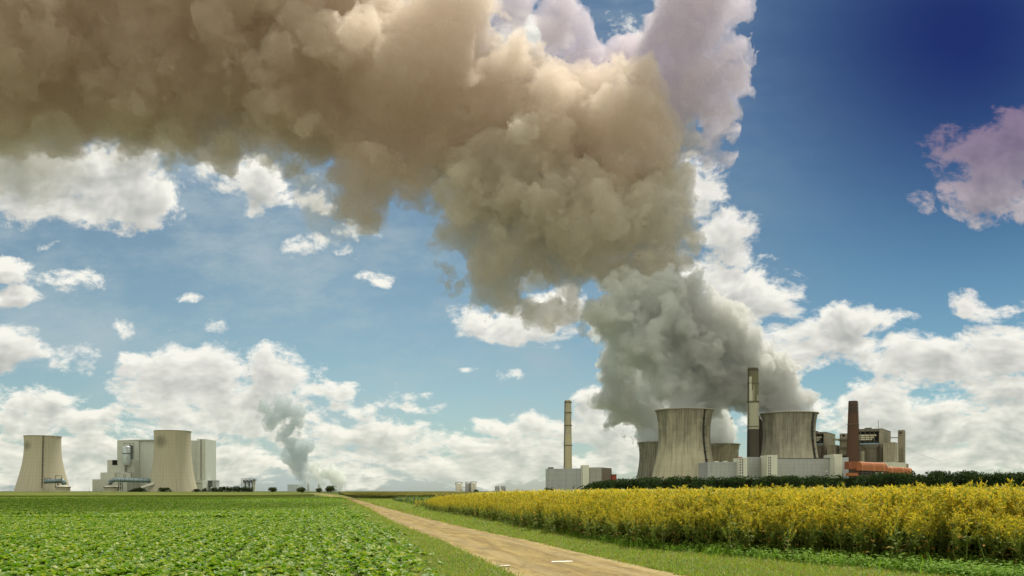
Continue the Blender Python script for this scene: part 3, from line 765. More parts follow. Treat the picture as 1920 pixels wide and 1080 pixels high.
# ------------------------------------------------------------------ materials of the works
def concrete(name, base, dark, streak=26.0, ribs=0, stain=.8, zdark=None, spots=0.0, turn=0.0):
    """weathered concrete shell: runs of dirt down the wall, lift joints, thin ribs"""
    def f(n, co, b):
        x, y, z = n.xyz(co)
        ang = n.m('ARCTAN2', n.m('MULTIPLY', x, 1.0), n.m('MULTIPLY', y, -1.0))
        run = n.noise(n.vec(n.m('MULTIPLY', ang, streak), n.m('MULTIPLY', z, .012), 0), 1.0, 4, .65)
        run2 = n.noise(n.vec(n.m('MULTIPLY', ang, streak * .22), n.m('MULTIPLY', z, .016), 5), 1.0, 4, .6)
        amt = n.m('MULTIPLY', n.step(run, .42, .70), stain)
        if zdark:                                        # soot has washed down from the rim and faded out lower
            fade = n.step(n.m('ADD', z, n.m('MULTIPLY', n.m('SUBTRACT', run2, .5), zdark[2])), zdark[0], zdark[1])
            amt = n.m('MULTIPLY', amt, n.m('ADD', n.m('MULTIPLY', fade, .85), .15))
            c0 = n.mix(n.m('MULTIPLY', fade, .42), base, dark)
        else: c0 = base
        c = n.mix(amt, c0, dark)
        c = n.mix(n.m('MULTIPLY', n.step(run2, .45, .7), .45 * stain), c, dark)
        c = n.mix(n.m('MULTIPLY', n.step(n.noise(n.vec(ang, n.m('MULTIPLY', z, .02), 9), 2.2, 5, .6), .42, .68), .35), c, tuple(q * 1.25 for q in base))
        if ribs:
            rb = n.m('ABSOLUTE', n.m('SUBTRACT', n.m('FRACT', n.m('MULTIPLY', ang, ribs / (2 * math.pi))), .5))
            wash = n.step(run2, .36, .62)
            lowr = n.step(z, zdark[0] * .6, zdark[1]) if zdark else .7
            c = n.mix(n.m('MULTIPLY', n.m('MULTIPLY', n.step(rb, .16, .05), wash), n.m('MULTIPLY', lowr, .85)), c, tuple(q * .35 for q in dark))
        lift = n.m('ABSOLUTE', n.m('SUBTRACT', n.m('FRACT', n.m('MULTIPLY', z, .11)), .5))
        c = n.mix(n.m('MULTIPLY', n.step(lift, .06, .015), .16), c, dark)
        if spots:
            sp = n.step(n.noise(n.v('MULTIPLY', co, (1, 1, .5)), .42, 3, .7), .63, .70)
            c = n.mix(n.m('MULTIPLY', n.m('MULTIPLY', sp, n.step(z, spots, spots * .4)), .75), c, tuple(q * .4 for q in dark))
        return c
    return material(name, f, .95, .12)
def plain(name, col, rough=.7, spec=.3, dirt=.3, band=0.0, bandw=.05, seam=0.0, metal=0.0):
    """sheet cladding or plaster: rain marks, horizontal joints every 'band' metres, upright seams every 'seam' metres"""
    def f(n, co, b):
        x, y, z = n.xyz(co)
        c = n.mix(n.m('MULTIPLY', n.step(n.noise(n.v('MULTIPLY', co, (.35, .35, .05)), 1.0, 5, .6), .40, .75), dirt), col, tuple(q * .45 for q in col))
        c = n.mix(n.m('MULTIPLY', n.step(n.noise(n.v('MULTIPLY', co, (.05, .05, .08)), 1.0, 3, .6), .4, .7), dirt * .7), c, tuple(min(q * 1.18, .9) for q in col))
        if band:
            q = n.m('ABSOLUTE', n.m('SUBTRACT', n.m('FRACT', n.m('DIVIDE', z, band)), .5))
            c = n.mix(n.m('MULTIPLY', n.step(q, bandw * 1.2, bandw * .4), .42), c, tuple(q_ * .4 for q_ in col))
        if seam:
            q = n.m('ABSOLUTE', n.m('SUBTRACT', n.m('FRACT', n.m('DIVIDE', n.m('ADD', x, n.m('MULTIPLY', y, .6)), seam)), .5))
            c = n.mix(n.m('MULTIPLY', n.step(q, .05, .015), .35), c, tuple(q_ * .4 for q_ in col))
        b.inputs['Metallic'].default_value = metal
        return c
    return material(name, f, rough, spec)
DARK = plain('dark_steel', (.045,.045,.04), .6, .3, .3)
SLOT = plain('dark_opening', (.018,.018,.017), .9, .1, .2)
GREY = plain('grey_cladding', (.36,.37,.35), .6, .3, .30, 5.2, .03, 6.0)
PALE = plain('pale_render', (.60,.60,.50), .8, .2, .22, 4.0, .02)
GREYB = plain('blue_grey_cladding', (.40,.43,.43), .6, .3, .25, 4.6, .03)
BROWNCLAD = plain('brown_cladding', (.15,.12,.09), .7, .2, .3, 4.0, .03, 3.0)
WORKS = plain('boiler_house_concrete', (.30,.275,.20), .9, .15, .55, 9.0, .02, 11.0)
WORKSD = plain('sooty_concrete', (.165,.15,.115), .9, .15, .6, 7.0, .02)
GLASSD = plain('window_glass', (.03,.035,.04), .2, .5, .2)
ORANGE = plain('rusty_orange_sheet', (.37,.13,.052), .7, .3, .5, 0, 0, 5.0)
RED = plain('red_sheet', (.30,.06,.035), .7, .3, .4)
PIPE = plain('blue_grey_pipe', (.20,.28,.30), .35, .5, .45, 0, 0, 7.0, .35)
SILVER = plain('silver_sheet', (.46,.52,.52), .4, .5, .3, 16.0, .02, 0, .35)
CLADGREEN = plain('pale_green_cladding', (.51,.54,.475), .6, .3, .16, 46.0, .006, 0)
TANKM = plain('cream_tank', (.52,.49,.38), .6, .3, .25, 3.0, .03, 2.2)
TANKG = plain('grey_tank', (.27,.27,.25), .6, .3, .25, 3.0, .03)

# ------------------------------------------------------------------ cooling towers
def prof_at(prof, z):
    zs = [p[1] for p in prof]; rs = [p[0] for p in prof]; return float(np.interp(z, zs, rs))
def cooling_tower(px, D, prof_px, mat, label, ladder=None, rim=1.6, spot=None, lad_mat=None):
    """prof_px: [(photo row, half width in photo pixels)] from the rim down"""
    k = D / F; base = W(px, HY, D); base.z = 0
    pts = sorted([(EYE + (HY - y) * k, hw * k) for y, hw in prof_px])
    zs = np.array([p[0] for p in pts]); rs = np.array([p[1] for p in pts]); H = zs[-1]
    deg = min(4, len(pts) - 1); fit = np.polyfit(zs, rs, deg)
    z0 = .4
    prof = [(float(np.polyval(fit, z)), float(z)) for z in np.linspace(z0, H, 40)]
    root = empty('cooling_tower', base, label, 'cooling tower')
    mb = MB(base); th = .9
    mb.lathe(base, prof + [(prof[-1][0] - th, H)] + [(r_ - th, z_) for r_, z_ in prof[::-1]], 128); mb.build('shell', mat, root)
    mb = MB(base); rt = prof[-1][0]
    mb.lathe(base, [(rt + .15, H - 1.5), (rt + rim, H - 1.1), (rt + rim, H + .35), (rt - 1.2, H + .35), (rt - 1.2, H - 1.0), (rt + .15, H - 1.5)], 128); mb.build('rim', RIM, root)
    if ladder:
        a0, a1, n_ = ladder; mb = MB(base); last = None
        for i in range(n_ * 4 + 1):
            t = i / (n_ * 4); z = H - 3 - t * (H - 14); a = R(a0 + (a1 - a0) * t); r_ = prof_at(prof, z)
            d = Vector((math.sin(a), -math.cos(a), 0)); e = Vector((math.cos(a), math.sin(a), 0)); p = base + d * (r_ + .2); p.z = z
            if last:
                for sgn in (-1, 1): mb.tube([last[0] + last[1] * sgn * 1.0 + last[2] * .9, p + e * sgn * 1.0 + d * .9], .7, 5)
                mb.tube([last[0] + last[1] * (1 if i % 2 else -1) + last[2] * .9, p + e * (-1 if i % 2 else 1) + d * .9], .6, 5)
            if i % 4 == 0 or (i % 2 == 0 and i % 3 == 0):
                w_ = 3.3 if i % 4 == 0 else 2.3
                q = [p + e * w_ - d * .3, p + e * w_ + d * 2.4, p - e * w_ * .6 + d * 2.4, p - e * w_ * .6 - d * .3]
                mb.prism(q, (0, 0, 1.1 if i % 4 == 0 else .8))
            last = (p, e, d)
        mb.build('ladder', lad_mat or DARK, root)
    return root
RIM = plain('rim_concrete', (.36,.34,.28), .9, .1, .4)
OLD1 = concrete('streaked_concrete', (.445,.415,.29), (.10,.095,.072), 52, 120, .85, (48, 96, 50), 34)
OLD2 = concrete('sooty_streaked_concrete', (.30,.285,.215), (.050,.050,.045), 22, 0, 1.0)
OLD3 = concrete('dark_streaked_concrete', (.29,.265,.18), (.065,.06,.048), 48, 120, .9)
OLD4 = concrete('grey_streaked_concrete', (.42,.395,.295), (.10,.097,.078), 50, 110, .85, (40, 92, 55))
cooling_tower(1283, 1390, [(769.5,53),(776,51.6),(800,48.4),(822,47.6),(843,49.6),(866,53.6),(895,60.3),(921,66.5)], OLD1,
              'large front cooling tower with dirt streaks, dark ladder and a steaming rim', (33, 37, 9))
cooling_tower(1243, 1760, [(830,46.3),(840,44.6),(852,43.8),(866,44.2),(880,46.2),(897,49.5),(921,55)], OLD2,
              'black streaked cooling tower half hidden behind the large front tower')
cooling_tower(1345, 1800, [(833,41.3),(838,40),(848,39),(860,38.6),(876,40),(895,43),(921,48)], OLD3,
              'cooling tower behind the grey annex whose brown stained rim steams')
cooling_tower(1479.5, 1390, [(775.5,51.8),(782,49.8),(804,47.6),(825,47.6),(843,49.6),(858,52.0),(890,57.5),(921,65)], OLD4,
              'wide cooling tower rising behind the long grey hall beside the tallest chimney', (39, 43, 8))

# ------------------------------------------------------------------ chimneys
def chimney(px, D, y_top, half_top, half_bot, mat, label, rings=(), crown=None, z_bot=0.0, y_bot=921, lights=0, ladder=None):
    k = D / F; base = W(px, HY, D); base.z = 0; H = EYE + (HY - y_top) * k; zb = EYE + (HY - y_bot) * k
    slope = (half_bot - half_top) / (y_bot - y_top)
    rad = lambda z: (half_top + slope * ((HY - (z - EYE) / k) - y_top)) * k
    root = empty('chimney', base, label, 'chimney')
    prof = [(rad(z), z) for z in np.linspace(0, H, 24)]
    th = max(.5, half_top * k * .14)
    MB(base).lathe(base, prof + [(prof[-1][0] - th, H), (prof[-1][0] - th, H - 12), (.05, H - 12)], 40).build('shaft', mat, root)
    for y in rings:
        z = EYE + (HY - y) * k; r_ = rad(z)
        pl = MB(base).lathe(base, [(r_ - .1, z - .4), (r_ + .9, z - .3), (r_ + .9, z + .5), (r_ + .75, z + .5), (r_ + .75, z), (r_ - .1, z)], 40).build('gallery', WORKSD, root)
    if crown:                                            # row of dark openings under the top
        n_, y0, y1 = crown
        z0, z1 = EYE + (HY - y1) * k, EYE + (HY - y0) * k
        for i in range(n_):
            mb = MB(base)
            a = 2 * math.pi * i / n_; r_ = rad((z0 + z1) / 2); d = Vector((math.sin(a), -math.cos(a), 0)); e = Vector((math.cos(a), math.sin(a), 0)); p = base + d * (r_ + .12)
            w_ = math.pi * r_ / n_ * .55
            mb.prism([p - e * w_ + Vector((0, 0, z0)), p + e * w_ + Vector((0, 0, z0)), p + e * w_ + Vector((0, 0, z1)), p - e * w_ + Vector((0, 0, z1))], -d * .5)
            mb.build('opening', SLOT, root)
    if ladder is not None:
        a = R(ladder); d = Vector((math.sin(a), -math.cos(a), 0)); e = Vector((math.cos(a), math.sin(a), 0)); mb = MB(base)
        P = lambda z, s_: base + d * (rad(z) + .5) + e * s_ + Vector((0, 0, z))
        for s_ in (-.5, .5): mb.tube([P(8, s_), P(H * .5, s_), P(H - 1, s_)], .22, 5)
        mb.build('ladder', DARK, root)
    return root
def bands(name, stops, dirt=.35):
    """chimney coat: [(height, colour)] painted in lifts, with runs of dirt"""
    def f(n, co, b):
        x, y, z = n.xyz(co); ang = n.m('ARCTAN2', x, n.m('MULTIPLY', y, -1))
        c = stops[0][1]
        for h, col in stops[1:]: c = n.mix(n.m('GREATER_THAN', z, h), c, col)
        run = n.noise(n.vec(n.m('MULTIPLY', ang, 9.0), n.m('MULTIPLY', z, .02), 0), 1.0, 5, .6)
        c = n.mix(n.m('MULTIPLY', n.step(run, .42, .72), dirt), c, n.mix(1.0, c, (.45,.45,.45), 'MULTIPLY'))
        q = n.m('ABSOLUTE', n.m('SUBTRACT', n.m('FRACT', n.m('MULTIPLY', z, .2)), .5))
        return n.mix(n.m('MULTIPLY', n.step(q, .05, .01), .25), c, n.mix(1.0, c, (.5,.5,.5), 'MULTIPLY'))
    return material(name, f, .9, .15)
kk = 1330 / F; zz = lambda y, D: EYE + (HY - y) * D / F
ch = chimney(1412.0, 1330, 690, 9.7, 11.9, bands('tall_chimney_coat', [(0, (.070,.064,.048)), (zz(805, 1330), (.35,.345,.25)), (zz(756, 1330), (.15,.145,.088)), (zz(694, 1330), (.12,.112,.07))], .35),
        'tallest chimney with olive top, pale middle and dark foot beside the wide cooling tower', (696, 719, 753, 800), (16, 692, 695.2), ladder=-62)
k_ = 1330 / F                                            # the flaking pale patch of old paint under its second gallery
mb = MB(ch.location)
for (xa, xb, ya, yb) in ((1403.4, 1407.2, 707, 754), (1407.4, 1408.6, 733, 754), (1410.4, 1411.2, 722, 754), (1417.6, 1419.4, 742, 754)):
    seg = []
    for i in range(5):
        px = xa + (xb - xa) * i / 4; hw = 10.15; a = math.asin(max(-.98, min(.98, (px - 1412) / hw))); r_ = (hw + .22) * k_
        seg.append(ch.location + Vector((math.sin(a) * r_, -math.cos(a) * r_, 0)))
    for p, q in zip(seg, seg[1:]):
        v = [mb.bm.verts.new(s_ - mb.o + Vector((0, 0, z_))) for s_, z_ in ((p, zz(yb, 1330)), (q, zz(yb, 1330)), (q, zz(ya, 1330)), (p, zz(ya, 1330)))]
        mb.bm.faces.new(v)
mb.build('paint_patch', plain('pale_flaking_paint', (.50,.49,.38), .8, .2, .6), ch)
chimney(1428.5, 1640, 779, 5.6, 6.6, bands('brown_black_coat', [(0, (.05,.04,.035))], .3), 'slim black brown chimney squeezed between the tallest chimney and the wide tower')
chimney(1369.3, 2050, 783.5, 4.2, 6.5, bands('dark_red_coat', [(0, (.13,.045,.03))], .3), 'far dark red chimney whose top peeks out above the steam')
chimney(1599.5, 1300, 752, 8.2, 12.0, bands('brown_chimney_coat', [(0, (.10,.060,.040)), (zz(776, 1300), (.072,.052,.042))], .35), 'brown chimney standing between the two boiler houses', (796,), y_bot=866, ladder=65)
chimney(1065.2, 1010, 750.5, 5.7, 7.4, bands('cream_chimney_coat', [(0, (.43,.39,.25)), (zz(815, 1010), (.38,.35,.24))], .5), 'slender cream chimney rising behind the low grey factory', (754.5, 774, 798, 835), y_bot=878, crown=(14, 752, 753), ladder=-75)

# ------------------------------------------------------------------ halls along the front
def FP(px, D): p = W(px, HY, D); return Vector((p.x, p.y, 0))
def Z(py, D): return EYE + (HY - py) * D / F
def block(mb, corners, py_top, Dref, py_bot=None):
    """upright block on a footprint [(photo column, distance)], topped where row py_top shows at distance Dref"""
    zb = 0.0 if py_bot is None else Z(py_bot, Dref); pts = [FP(x, d) + Vector((0, 0, zb)) for x, d in corners]
    return mb.prism(pts, (0, 0, Z(py_top, Dref) - zb))
def bx(mb, px0, px1, y0, y1, D, dep, front=0.0):
    a = W(px0, y1, D); b = W(px1, y0, D); mb.box((a.x, D - front, a.z if y1 < 921 else 0), (b.x, D + dep, b.z)); return mb
def windows(root, px0, px1, rows, D, w_, h_, org, mat=None, name='window'):
    for px in (px0, px1) if isinstance(px0, (int, float)) else px0:
        for y in rows: bx(MB(org), px - w_ / 2, px + w_ / 2, y - h_ / 2, y + h_ / 2, D, .3, .25).build(name, mat or GLASSD, root)

o = FP(1355, 1240); r_ = empty('annex', o, 'low grey annex in front of the brown rimmed cooling tower', 'building')
bx(MB(o), 1326.5, 1384, 867.5, 921, 1240, 60).build('wall', GREY, r_); bx(MB(o), 1326, 1384.4, 866.3, 867.5, 1240, 60.4, .4).build('roof_edge', GREYB, r_)
for px in (1344.5, 1361): bx(MB(o), px - 3, px + 3, 864.3, 866.3, 1250, 12).build('roof_light', PALE, r_)
o = FP(1393, 1228); r_ = empty('stair_tower', o, 'narrow stair tower with two rows of small windows next to the grey annex', 'stair tower')
bx(MB(o), 1385, 1401, 858.5, 921, 1228, 30).build('wall', PALE, r_); bx(MB(o), 1386, 1392, 856.6, 858.5, 1230, 12).build('roof_hatch', RED, r_)
windows(r_, 1387.8, 1392.2, [861.5 + 5.1 * i for i in range(8)], 1228, 2.5, 3.1, o)
o = FP(1420, 1245); r_ = empty('hall', o, 'grey hall between the two windowed stair towers at the foot of the tallest chimney', 'building')
block(MB(o), [(1400.5, 1245), (1438.5, 1262), (1438.5, 1330), (1400.5, 1320)], 858.2, 1245).build('wall', GREY, r_)
mb = MB(o); mb.prism([FP(1400.2, 1244.4) + Vector((0, 0, Z(858.2, 1245))), FP(1438.5, 1261.4) + Vector((0, 0, Z(858.2, 1245))), FP(1438.5, 1330) + Vector((0, 0, Z(855.2, 1262))), FP(1400.2, 1320) + Vector((0, 0, Z(857.0, 1245)))], (0, 0, 1.0)); mb.build('roof', GREYB, r_)
o = FP(1448, 1225); r_ = empty('stair_tower', o, 'wider stair tower with small windows left of the long grey hall', 'stair tower')
bx(MB(o), 1438.5, 1457.8, 853.2, 921, 1225, 34).build('wall', PALE, r_)
windows(r_, 1441.4, 1444.6, [858 + 5.0 * i for i in range(8)], 1225, 2.0, 3.0, o)
o = FP(1510, 1250); r_ = empty('turbine_hall', o, 'long plain grey hall in front of the wide cooling tower', 'building')
bx(MB(o), 1458, 1563, 860.2, 921, 1250, 70).build('wall', GREY, r_); bx(MB(o), 1458.2, 1563.2, 859.2, 860.2, 1250, 70.4, .4).build('roof_edge', DARK, r_)
bx(MB(o), 1548, 1552, 881.5, 885, 1250, .3, .25).build('vent', PALE, r_)
o = FP(1571, 1235); r_ = empty('lift_tower', o, 'plain pale lift tower at the end of the long hall', 'tower')
bx(MB(o), 1563.2, 1579, 851.5, 921, 1235, 40).build('wall', PALE, r_)
for i in range(8): bx(MB(o), 1563.4, 1564.6, 858 + 4.6 * i, 860 + 4.6 * i, 1235, .3, .25).build('window', GLASSD, r_)
o = FP(1585, 1252); r_ = empty('end_block', o, 'blue grey end block between the pale lift tower and the orange conveyors', 'building')
bx(MB(o), 1579.2, 1591, 857.5, 921, 1252, 50).build('wall', GREYB, r_)

# ------------------------------------------------------------------ boiler houses
def boiler_house(x0, xc, x1, y0, D, org, label, dD=70, y_floor=868, lit=True):
    """front with an opening from x0 to xc, its inner shade a flat dark panel, plain flank from xc to x1 turned away"""
    s_ = (xc - x0) / 47.0; root = empty('boiler_house', org, label, 'boiler house')
    zt = Z(y0, D); nrm = Vector((0, 1, 0))
    block(MB(org), [(x0, D + 14), (xc, D), (x1, D + dD), (x0 + (x1 - xc), D + dD + 14)], y0 + 1.6, D).build('wall', WORKS, root)
    mb = MB(org); mb.prism([FP(x0 - .4, D + 13.4) + Vector((0, 0, Z(y0 + 1.6, D))), FP(xc + .1, D - .6) + Vector((0, 0, Z(y0 + 1.6, D))), FP(x1 + .4, D + dD) + Vector((0, 0, Z(y0 + 1.6, D))), FP(x0 + (x1 - xc), D + dD + 14.6) + Vector((0, 0, Z(y0 + 1.6, D)))], (0, 0, 1.3)); mb.build('roof', WORKSD, root)
    mb = MB(org); bx(mb, (x0 + xc) / 2 - 3 * s_, (x0 + xc) / 2 + 5 * s_, y0 - 1.6, y0 + .4, D + 24, 12); mb.build('roof_house', WORKSD, root)
    def panel(a, b, ya, yb, out, name, mat):             # a piece on the front, a and b run 0..1 along it
        p = lambda t: FP(x0, D + 14).lerp(FP(xc, D), t)
        u = (p(1) - p(0)).normalized(); nn = Vector((u.y, -u.x, 0))
        if nn.y > 0: nn = -nn
        za, zb = Z(yb, D), Z(ya, D); q = [p(a), p(b), p(b) + nn * out, p(a) + nn * out]
        MB(org).prism([v + Vector((0, 0, za)) for v in q], (0, 0, zb - za)).build(name, mat, root)
    H_ = y_floor - y0
    panel(.0, .88, y0 + .08 * H_, y0 + .46 * H_, .5, 'opening', SLOT)  # flat panel, its near-black colour stands for the shade of the recess
    panel(.0, .90, y0 + .045 * H_, y0 + .08 * H_, 3.0, 'lintel', WORKSD)
    for i, (a, b, f0, f1) in enumerate(((.10, .78, .17, .215), (.05, .70, .235, .27), (.0, .62, .285, .325))):
        panel(a, b, y0 + f0 * H_, y0 + f1 * H_, 1.6, 'louvre', LOUVRE)
    panel(.0, .86, y0 + .41 * H_, y0 + .45 * H_, 3.6, 'gallery', PIPE); panel(.0, .84, y0 + .35 * H_, y0 + .37 * H_, 3.4, 'handrail', DARK)
    for a in (.16, .34, .52, .68): panel(a, a + .03, y0 + .10 * H_, y0 + .42 * H_, 2.0, 'column', WORKSD)
    panel(.88, 1.0, y0 + .03 * H_, y_floor, 1.6, 'pier', WORKS)
    # hopper and round bunker under the opening
    c = FP(x0, D + 14).lerp(FP(xc, D), .42); c.y -= 12 * s_ + 2; k = D / F
    mb = MB(org); rr = 11.5 * s_ * k
    mb.lathe(c, [(rr, 0), (rr, Z(y0 + .60 * H_, D)), (rr * 1.05, Z(y0 + .585 * H_, D)), (rr * 1.55, Z(y0 + .47 * H_, D)), (rr * .2, Z(y0 + .465 * H_, D))], 28); mb.build('bunker', WORKSD, root)
    return root
LOUVRE = plain('pale_louvre', (.62,.58,.42), .7, .3, .6, 1.2, .2)
o = FP(1550, 1500); bh = boiler_house(1512, 1549, 1566, 809.5, 1500, o, 'sooty boiler house partly hidden behind the wide cooling tower', y_floor=862)
block(MB(o), [(1550.5, 1478), (1566.5, 1470), (1578.5, 1500), (1562, 1512)], 834.5, 1478).build('side_block', WORKS, bh)
bx(MB(o), 1571.2, 1572.4, 836, 862, 1480, 2, 1).build('downpipe', DARK, bh)
o = FP(1584, 1450); r_ = empty('service_tower', o, 'slim brown service tower with galleries joined by a walkway to the hidden boiler house', 'tower')
bx(MB(o), 1578.5, 1589.5, 812.5, 921, 1450, 10).build('shaft', WORKS, r_)
bx(MB(o), 1579.5, 1584, 815, 818.5, 1450, .4, .3).build('window', SLOT, r_)
for y in (823, 838.5, 852): bx(MB(o), 1577.3, 1591.8, y, y + 3.2, 1450, 13, 3).build('gallery', WORKSD, r_)
bx(MB(o), 1580, 1589, 855.2, 860, 1450, .4, .3).build('opening', SLOT, r_)
bx(MB(o), 1563.2, 1578.5, 822.6, 826, 1455, 4).build('walkway', WORKS, r_)
o = FP(1640, 1400); bh = boiler_house(1605, 1654, 1670, 803.3, 1400, o, 'large boiler house with a dark open front right of the brown chimney', y_floor=869)
block(MB(o), [(1655.8, 1378), (1677, 1370), (1685.4, 1400), (1664, 1410)], 829.5, 1378, 868).build('side_block', WORKS, bh)
for px in (1679.6, 1682.4): bx(MB(o), px - .6, px + .6, 832, 865, 1379, 2, 1.0).build('downpipe', PALE, bh)
bx(MB(o), 1616, 1621, 846, 868, 1366, 6).build('duct', WORKS, bh)
block(MB(o), [(1640, 1362), (1674, 1352), (1699, 1385), (1668, 1400)], 866.8, 1362).build('plinth', PALE, bh)
mb = MB(o); mb.tube([W(1647, 803, 1420), W(1647, 787.5, 1420)], .28, 6); mb.build('antenna', DARK, bh)
o = FP(1690, 1400); r_ = empty('service_tower', o, 'plain slim tower at the right end of the works joined by a thin footbridge', 'tower')
block(MB(o), [(1683.5, 1412), (1694.8, 1405), (1697.6, 1422), (1686, 1430)], 806.4, 1412).build('shaft', WORKS, r_)
mb = MB(o); a, b = W(1685, 811.5, 1408), W(1690.5, 809.3, 1406.5)
bx(mb, 1684.6, 1691, 809.4, 810.3, 1407, 1, .4); bx(mb, 1684.6, 1691, 811.6, 812.4, 1407, 1, .4); mb.build('vent', SLOT, r_)
bx(MB(o), 1670, 1683.5, 820, 821.2, 1420, 4).build('footbridge', WORKSD, r_)
bx(MB(o), 1698.6, 1703.5, 869.5, 921, 1400, 12).build('foot_block', WORKS, r_)

# ------------------------------------------------------------------ covered coal conveyors
def conveyor(p0, p1, r_, label, hood_w=1.0, seams=(), head=None):
    """orange hood (upper half of a drum on straight cheeks) on a steel trestle, from p0 to p1"""
    p0, p1 = Vector(p0), Vector(p1); d = (p1 - p0).normalized(); e = d.cross(Vector((0, 0, 1))).normalized(); org = Vector((p0.x, p0.y, 0))
    root = empty('conveyor', org, label, 'conveyor')
    sec = [(-1, -.9), (-1.02, -.1)] + [(-math.cos(t) * 1.0, math.sin(t) * 1.0) for t in np.linspace(.25, math.pi - .25, 7)] + [(1.02, -.1), (1, -.9)]
    def hood(mb, a, b, s_, sb=None):
        A = [a + e * x * s_ + Vector((0, 0, y * s_)) for x, y in sec]; sb = s_ if sb is None else sb; B = [b + e * x * sb + Vector((0, 0, y * sb)) for x, y in sec]
        va = [mb.bm.verts.new(q - mb.o) for q in A]; vb = [mb.bm.verts.new(q - mb.o) for q in B]; n_ = len(va)
        mb.bm.faces.new(va); mb.bm.faces.new(vb[::-1])
        for i in range(n_): mb.bm.faces.new((va[i], vb[i], vb[(i+1) % n_], va[(i+1) % n_]))
    mb = MB(org); L = (p1 - p0).length
    hood(mb, p0, p0 + d * L * .93, r_); hood(mb, p0 + d * L * .93, p1, r_, r_ * .62); mb.build('hood', ORANGE, root)
    for t in seams:
        mb = MB(org); hood(mb, p0 + d * L * t, p0 + d * (L * t + .8), r_ * 1.03); mb.build('rib', SEAM, root)
    mb = MB(org); zb = p0.z - r_ * .9
    for t in np.linspace(.03, .97, max(3, int(L / 7))):
        for s_ in (-.85, .85):
            q = p0 + d * L * t + e * s_ * r_; q.z = zb; mb.tube([q, Vector((q.x, q.y, 0))], .45, 6)
    for s_ in (-.85, .85):
        for dz in (-.6, -3.4):
            a, b = p0 + e * s_ * r_, p1 + e * s_ * r_; a.z = zb + dz; b.z = p1.z - r_ * .9 + dz; mb.tube([a, b], .55, 6)
    mb.build('trestle', DARK, root)
    return root
SEAM = plain('pale_orange_rib', (.55,.30,.15), .6, .3, .2)
cv = conveyor(W(1609, 874.2, 1190), W(1660, 876.5, 1215), 6.3, 'largest orange hooded conveyor below the brown chimney', seams=(.02, .44, .80))
bx(MB(cv.location), 1591.5, 1609, 865.3, 879.5, 1192, 16).build('drive_house', plain('dark_orange_sheet', (.27,.09,.04), .7, .3, .5, 0, 0, 3.0), cv)
bx(MB(cv.location), 1592, 1609, 886.6, 892, 1188, 12).build('tail_box', ORANGE, cv)
mb = MB(cv.location)
for px in (1593, 1600, 1607): bx(mb, px, px + 1.2, 879.5, 921, 1193, 1)
mb.build('frame', DARK, cv)
conveyor(W(1659, 881.5, 1235), W(1683, 882.5, 1232), 5.2, 'short orange conveyor hood in the middle of the three', seams=(.5,))
conveyor(W(1680, 881.4, 1262), W(1708.5, 884, 1268), 4.8, 'orange conveyor hood at the far right end of the works', seams=(.35, .8))

# ------------------------------------------------------------------ factory left of the works
D0 = 900; o = FP(1100, D0)
r_ = empty('factory', o, 'low grey factory with brown end wall below the cream chimney', 'building')
mb = MB(o); q = [FP(1023, D0 + 30), FP(1090, D0 + 8), FP(1090, D0 + 60), FP(1023, D0 + 80)]
block(mb, [(1023, D0 + 30), (1090.6, D0 + 8), (1098, D0 + 60), (1030, D0 + 84)], 878.2, D0 + 8).build('wall', GREY, r_)
block(MB(o), [(1103.5, D0 + 4), (1128, D0), (1146.8, D0 + 34), (1120, D0 + 40)], 876.2, D0).build('end_wall', plain('grey_panels', (.33,.33,.29), .7, .2, .25, 6.4, .03, 0), r_)
mb = MB(o); bm_p = [FP(1128.15, D0 - .3), FP(1147.0, D0 + 33.6), FP(1146.6, D0 + 34.4), FP(1127.9, D0 + .4)]
mb.prism([p + Vector((0, 0, .2)) for p in bm_p], (0, 0, Z(876.3, D0) - .4)); mb.build('gable', BROWNCLAD, r_)
st = bx(MB(o), 1090.4, 1104.4, 872, 921, D0 + 2, 16).build('stair_shaft', PALE, r_)
for i in range(9): bx(MB(o), 1091, 1092.2, 876 + 4.3 * i, 878 + 4.3 * i, D0 + 2, .3, .25).build('window', GLASSD, st)
bx(MB(o), 1028, 1038, 876.2, 878.4, D0 + 40, 10).build('roof_plant', DARK, r_)
bx(MB(o), 1055.6, 1056.4, 879, 921, D0 + 20.5, .6, 1.2).build('downpipe', DARK, r_)
o = FP(1152, 930); r_ = empty('shed', o, 'small red shed behind the brown end wall of the grey factory', 'shed')
bx(MB(o), 1146.6, 1156, 890.6, 921, 930, 12).build('wall', RED, r_); bx(MB(o), 1146.4, 1156.2, 889.4, 890.6, 930, 12.3, .3).build('roof', DARK, r_)

# ------------------------------------------------------------------ tanks on the horizon
def tank(px, half, y_top, D, mat, label, rail=True):
    k = D / F; b = FP(px, D); H = Z(y_top, D); rr = half * k
    root = empty('storage_tank', b, label, 'storage tank')
    MB(b).lathe(b, [(rr, 0), (rr, H - .5), (rr * .5, H), (.05, H + .2)], 32).build('shell', mat, root)
    if rail:
        mb = MB(b); mb.lathe(b, [(rr * .98, H + 1.0), (rr * 1.0, H + 1.0), (rr * 1.0, H + 1.15), (rr * .98, H + 1.15), (rr * .98, H + 1.0)], 32)
        for i in range(12):
            a = 2 * math.pi * i / 12; p = b + Vector((rr * .98 * math.cos(a), rr * .98 * math.sin(a), 0)); mb.tube([p + Vector((0, 0, H - .5)), p + Vector((0, 0, H + 1.1))], .10, 5)
        mb.build('railing', DARK, root)
    return root
tank(860.6, 6.6, 906.4, 760, TANKM, 'cream tank standing alone left of the joined pair of tanks')
t_ = tank(877.8, 5.4, 906, 760, TANKG, 'darker tank of the joined pair with a ladder between')
bx(MB(t_.location), 867.4, 872.4, 913.6, 914.6, 760, 1).build('pipe_bridge', TANKM, t_)
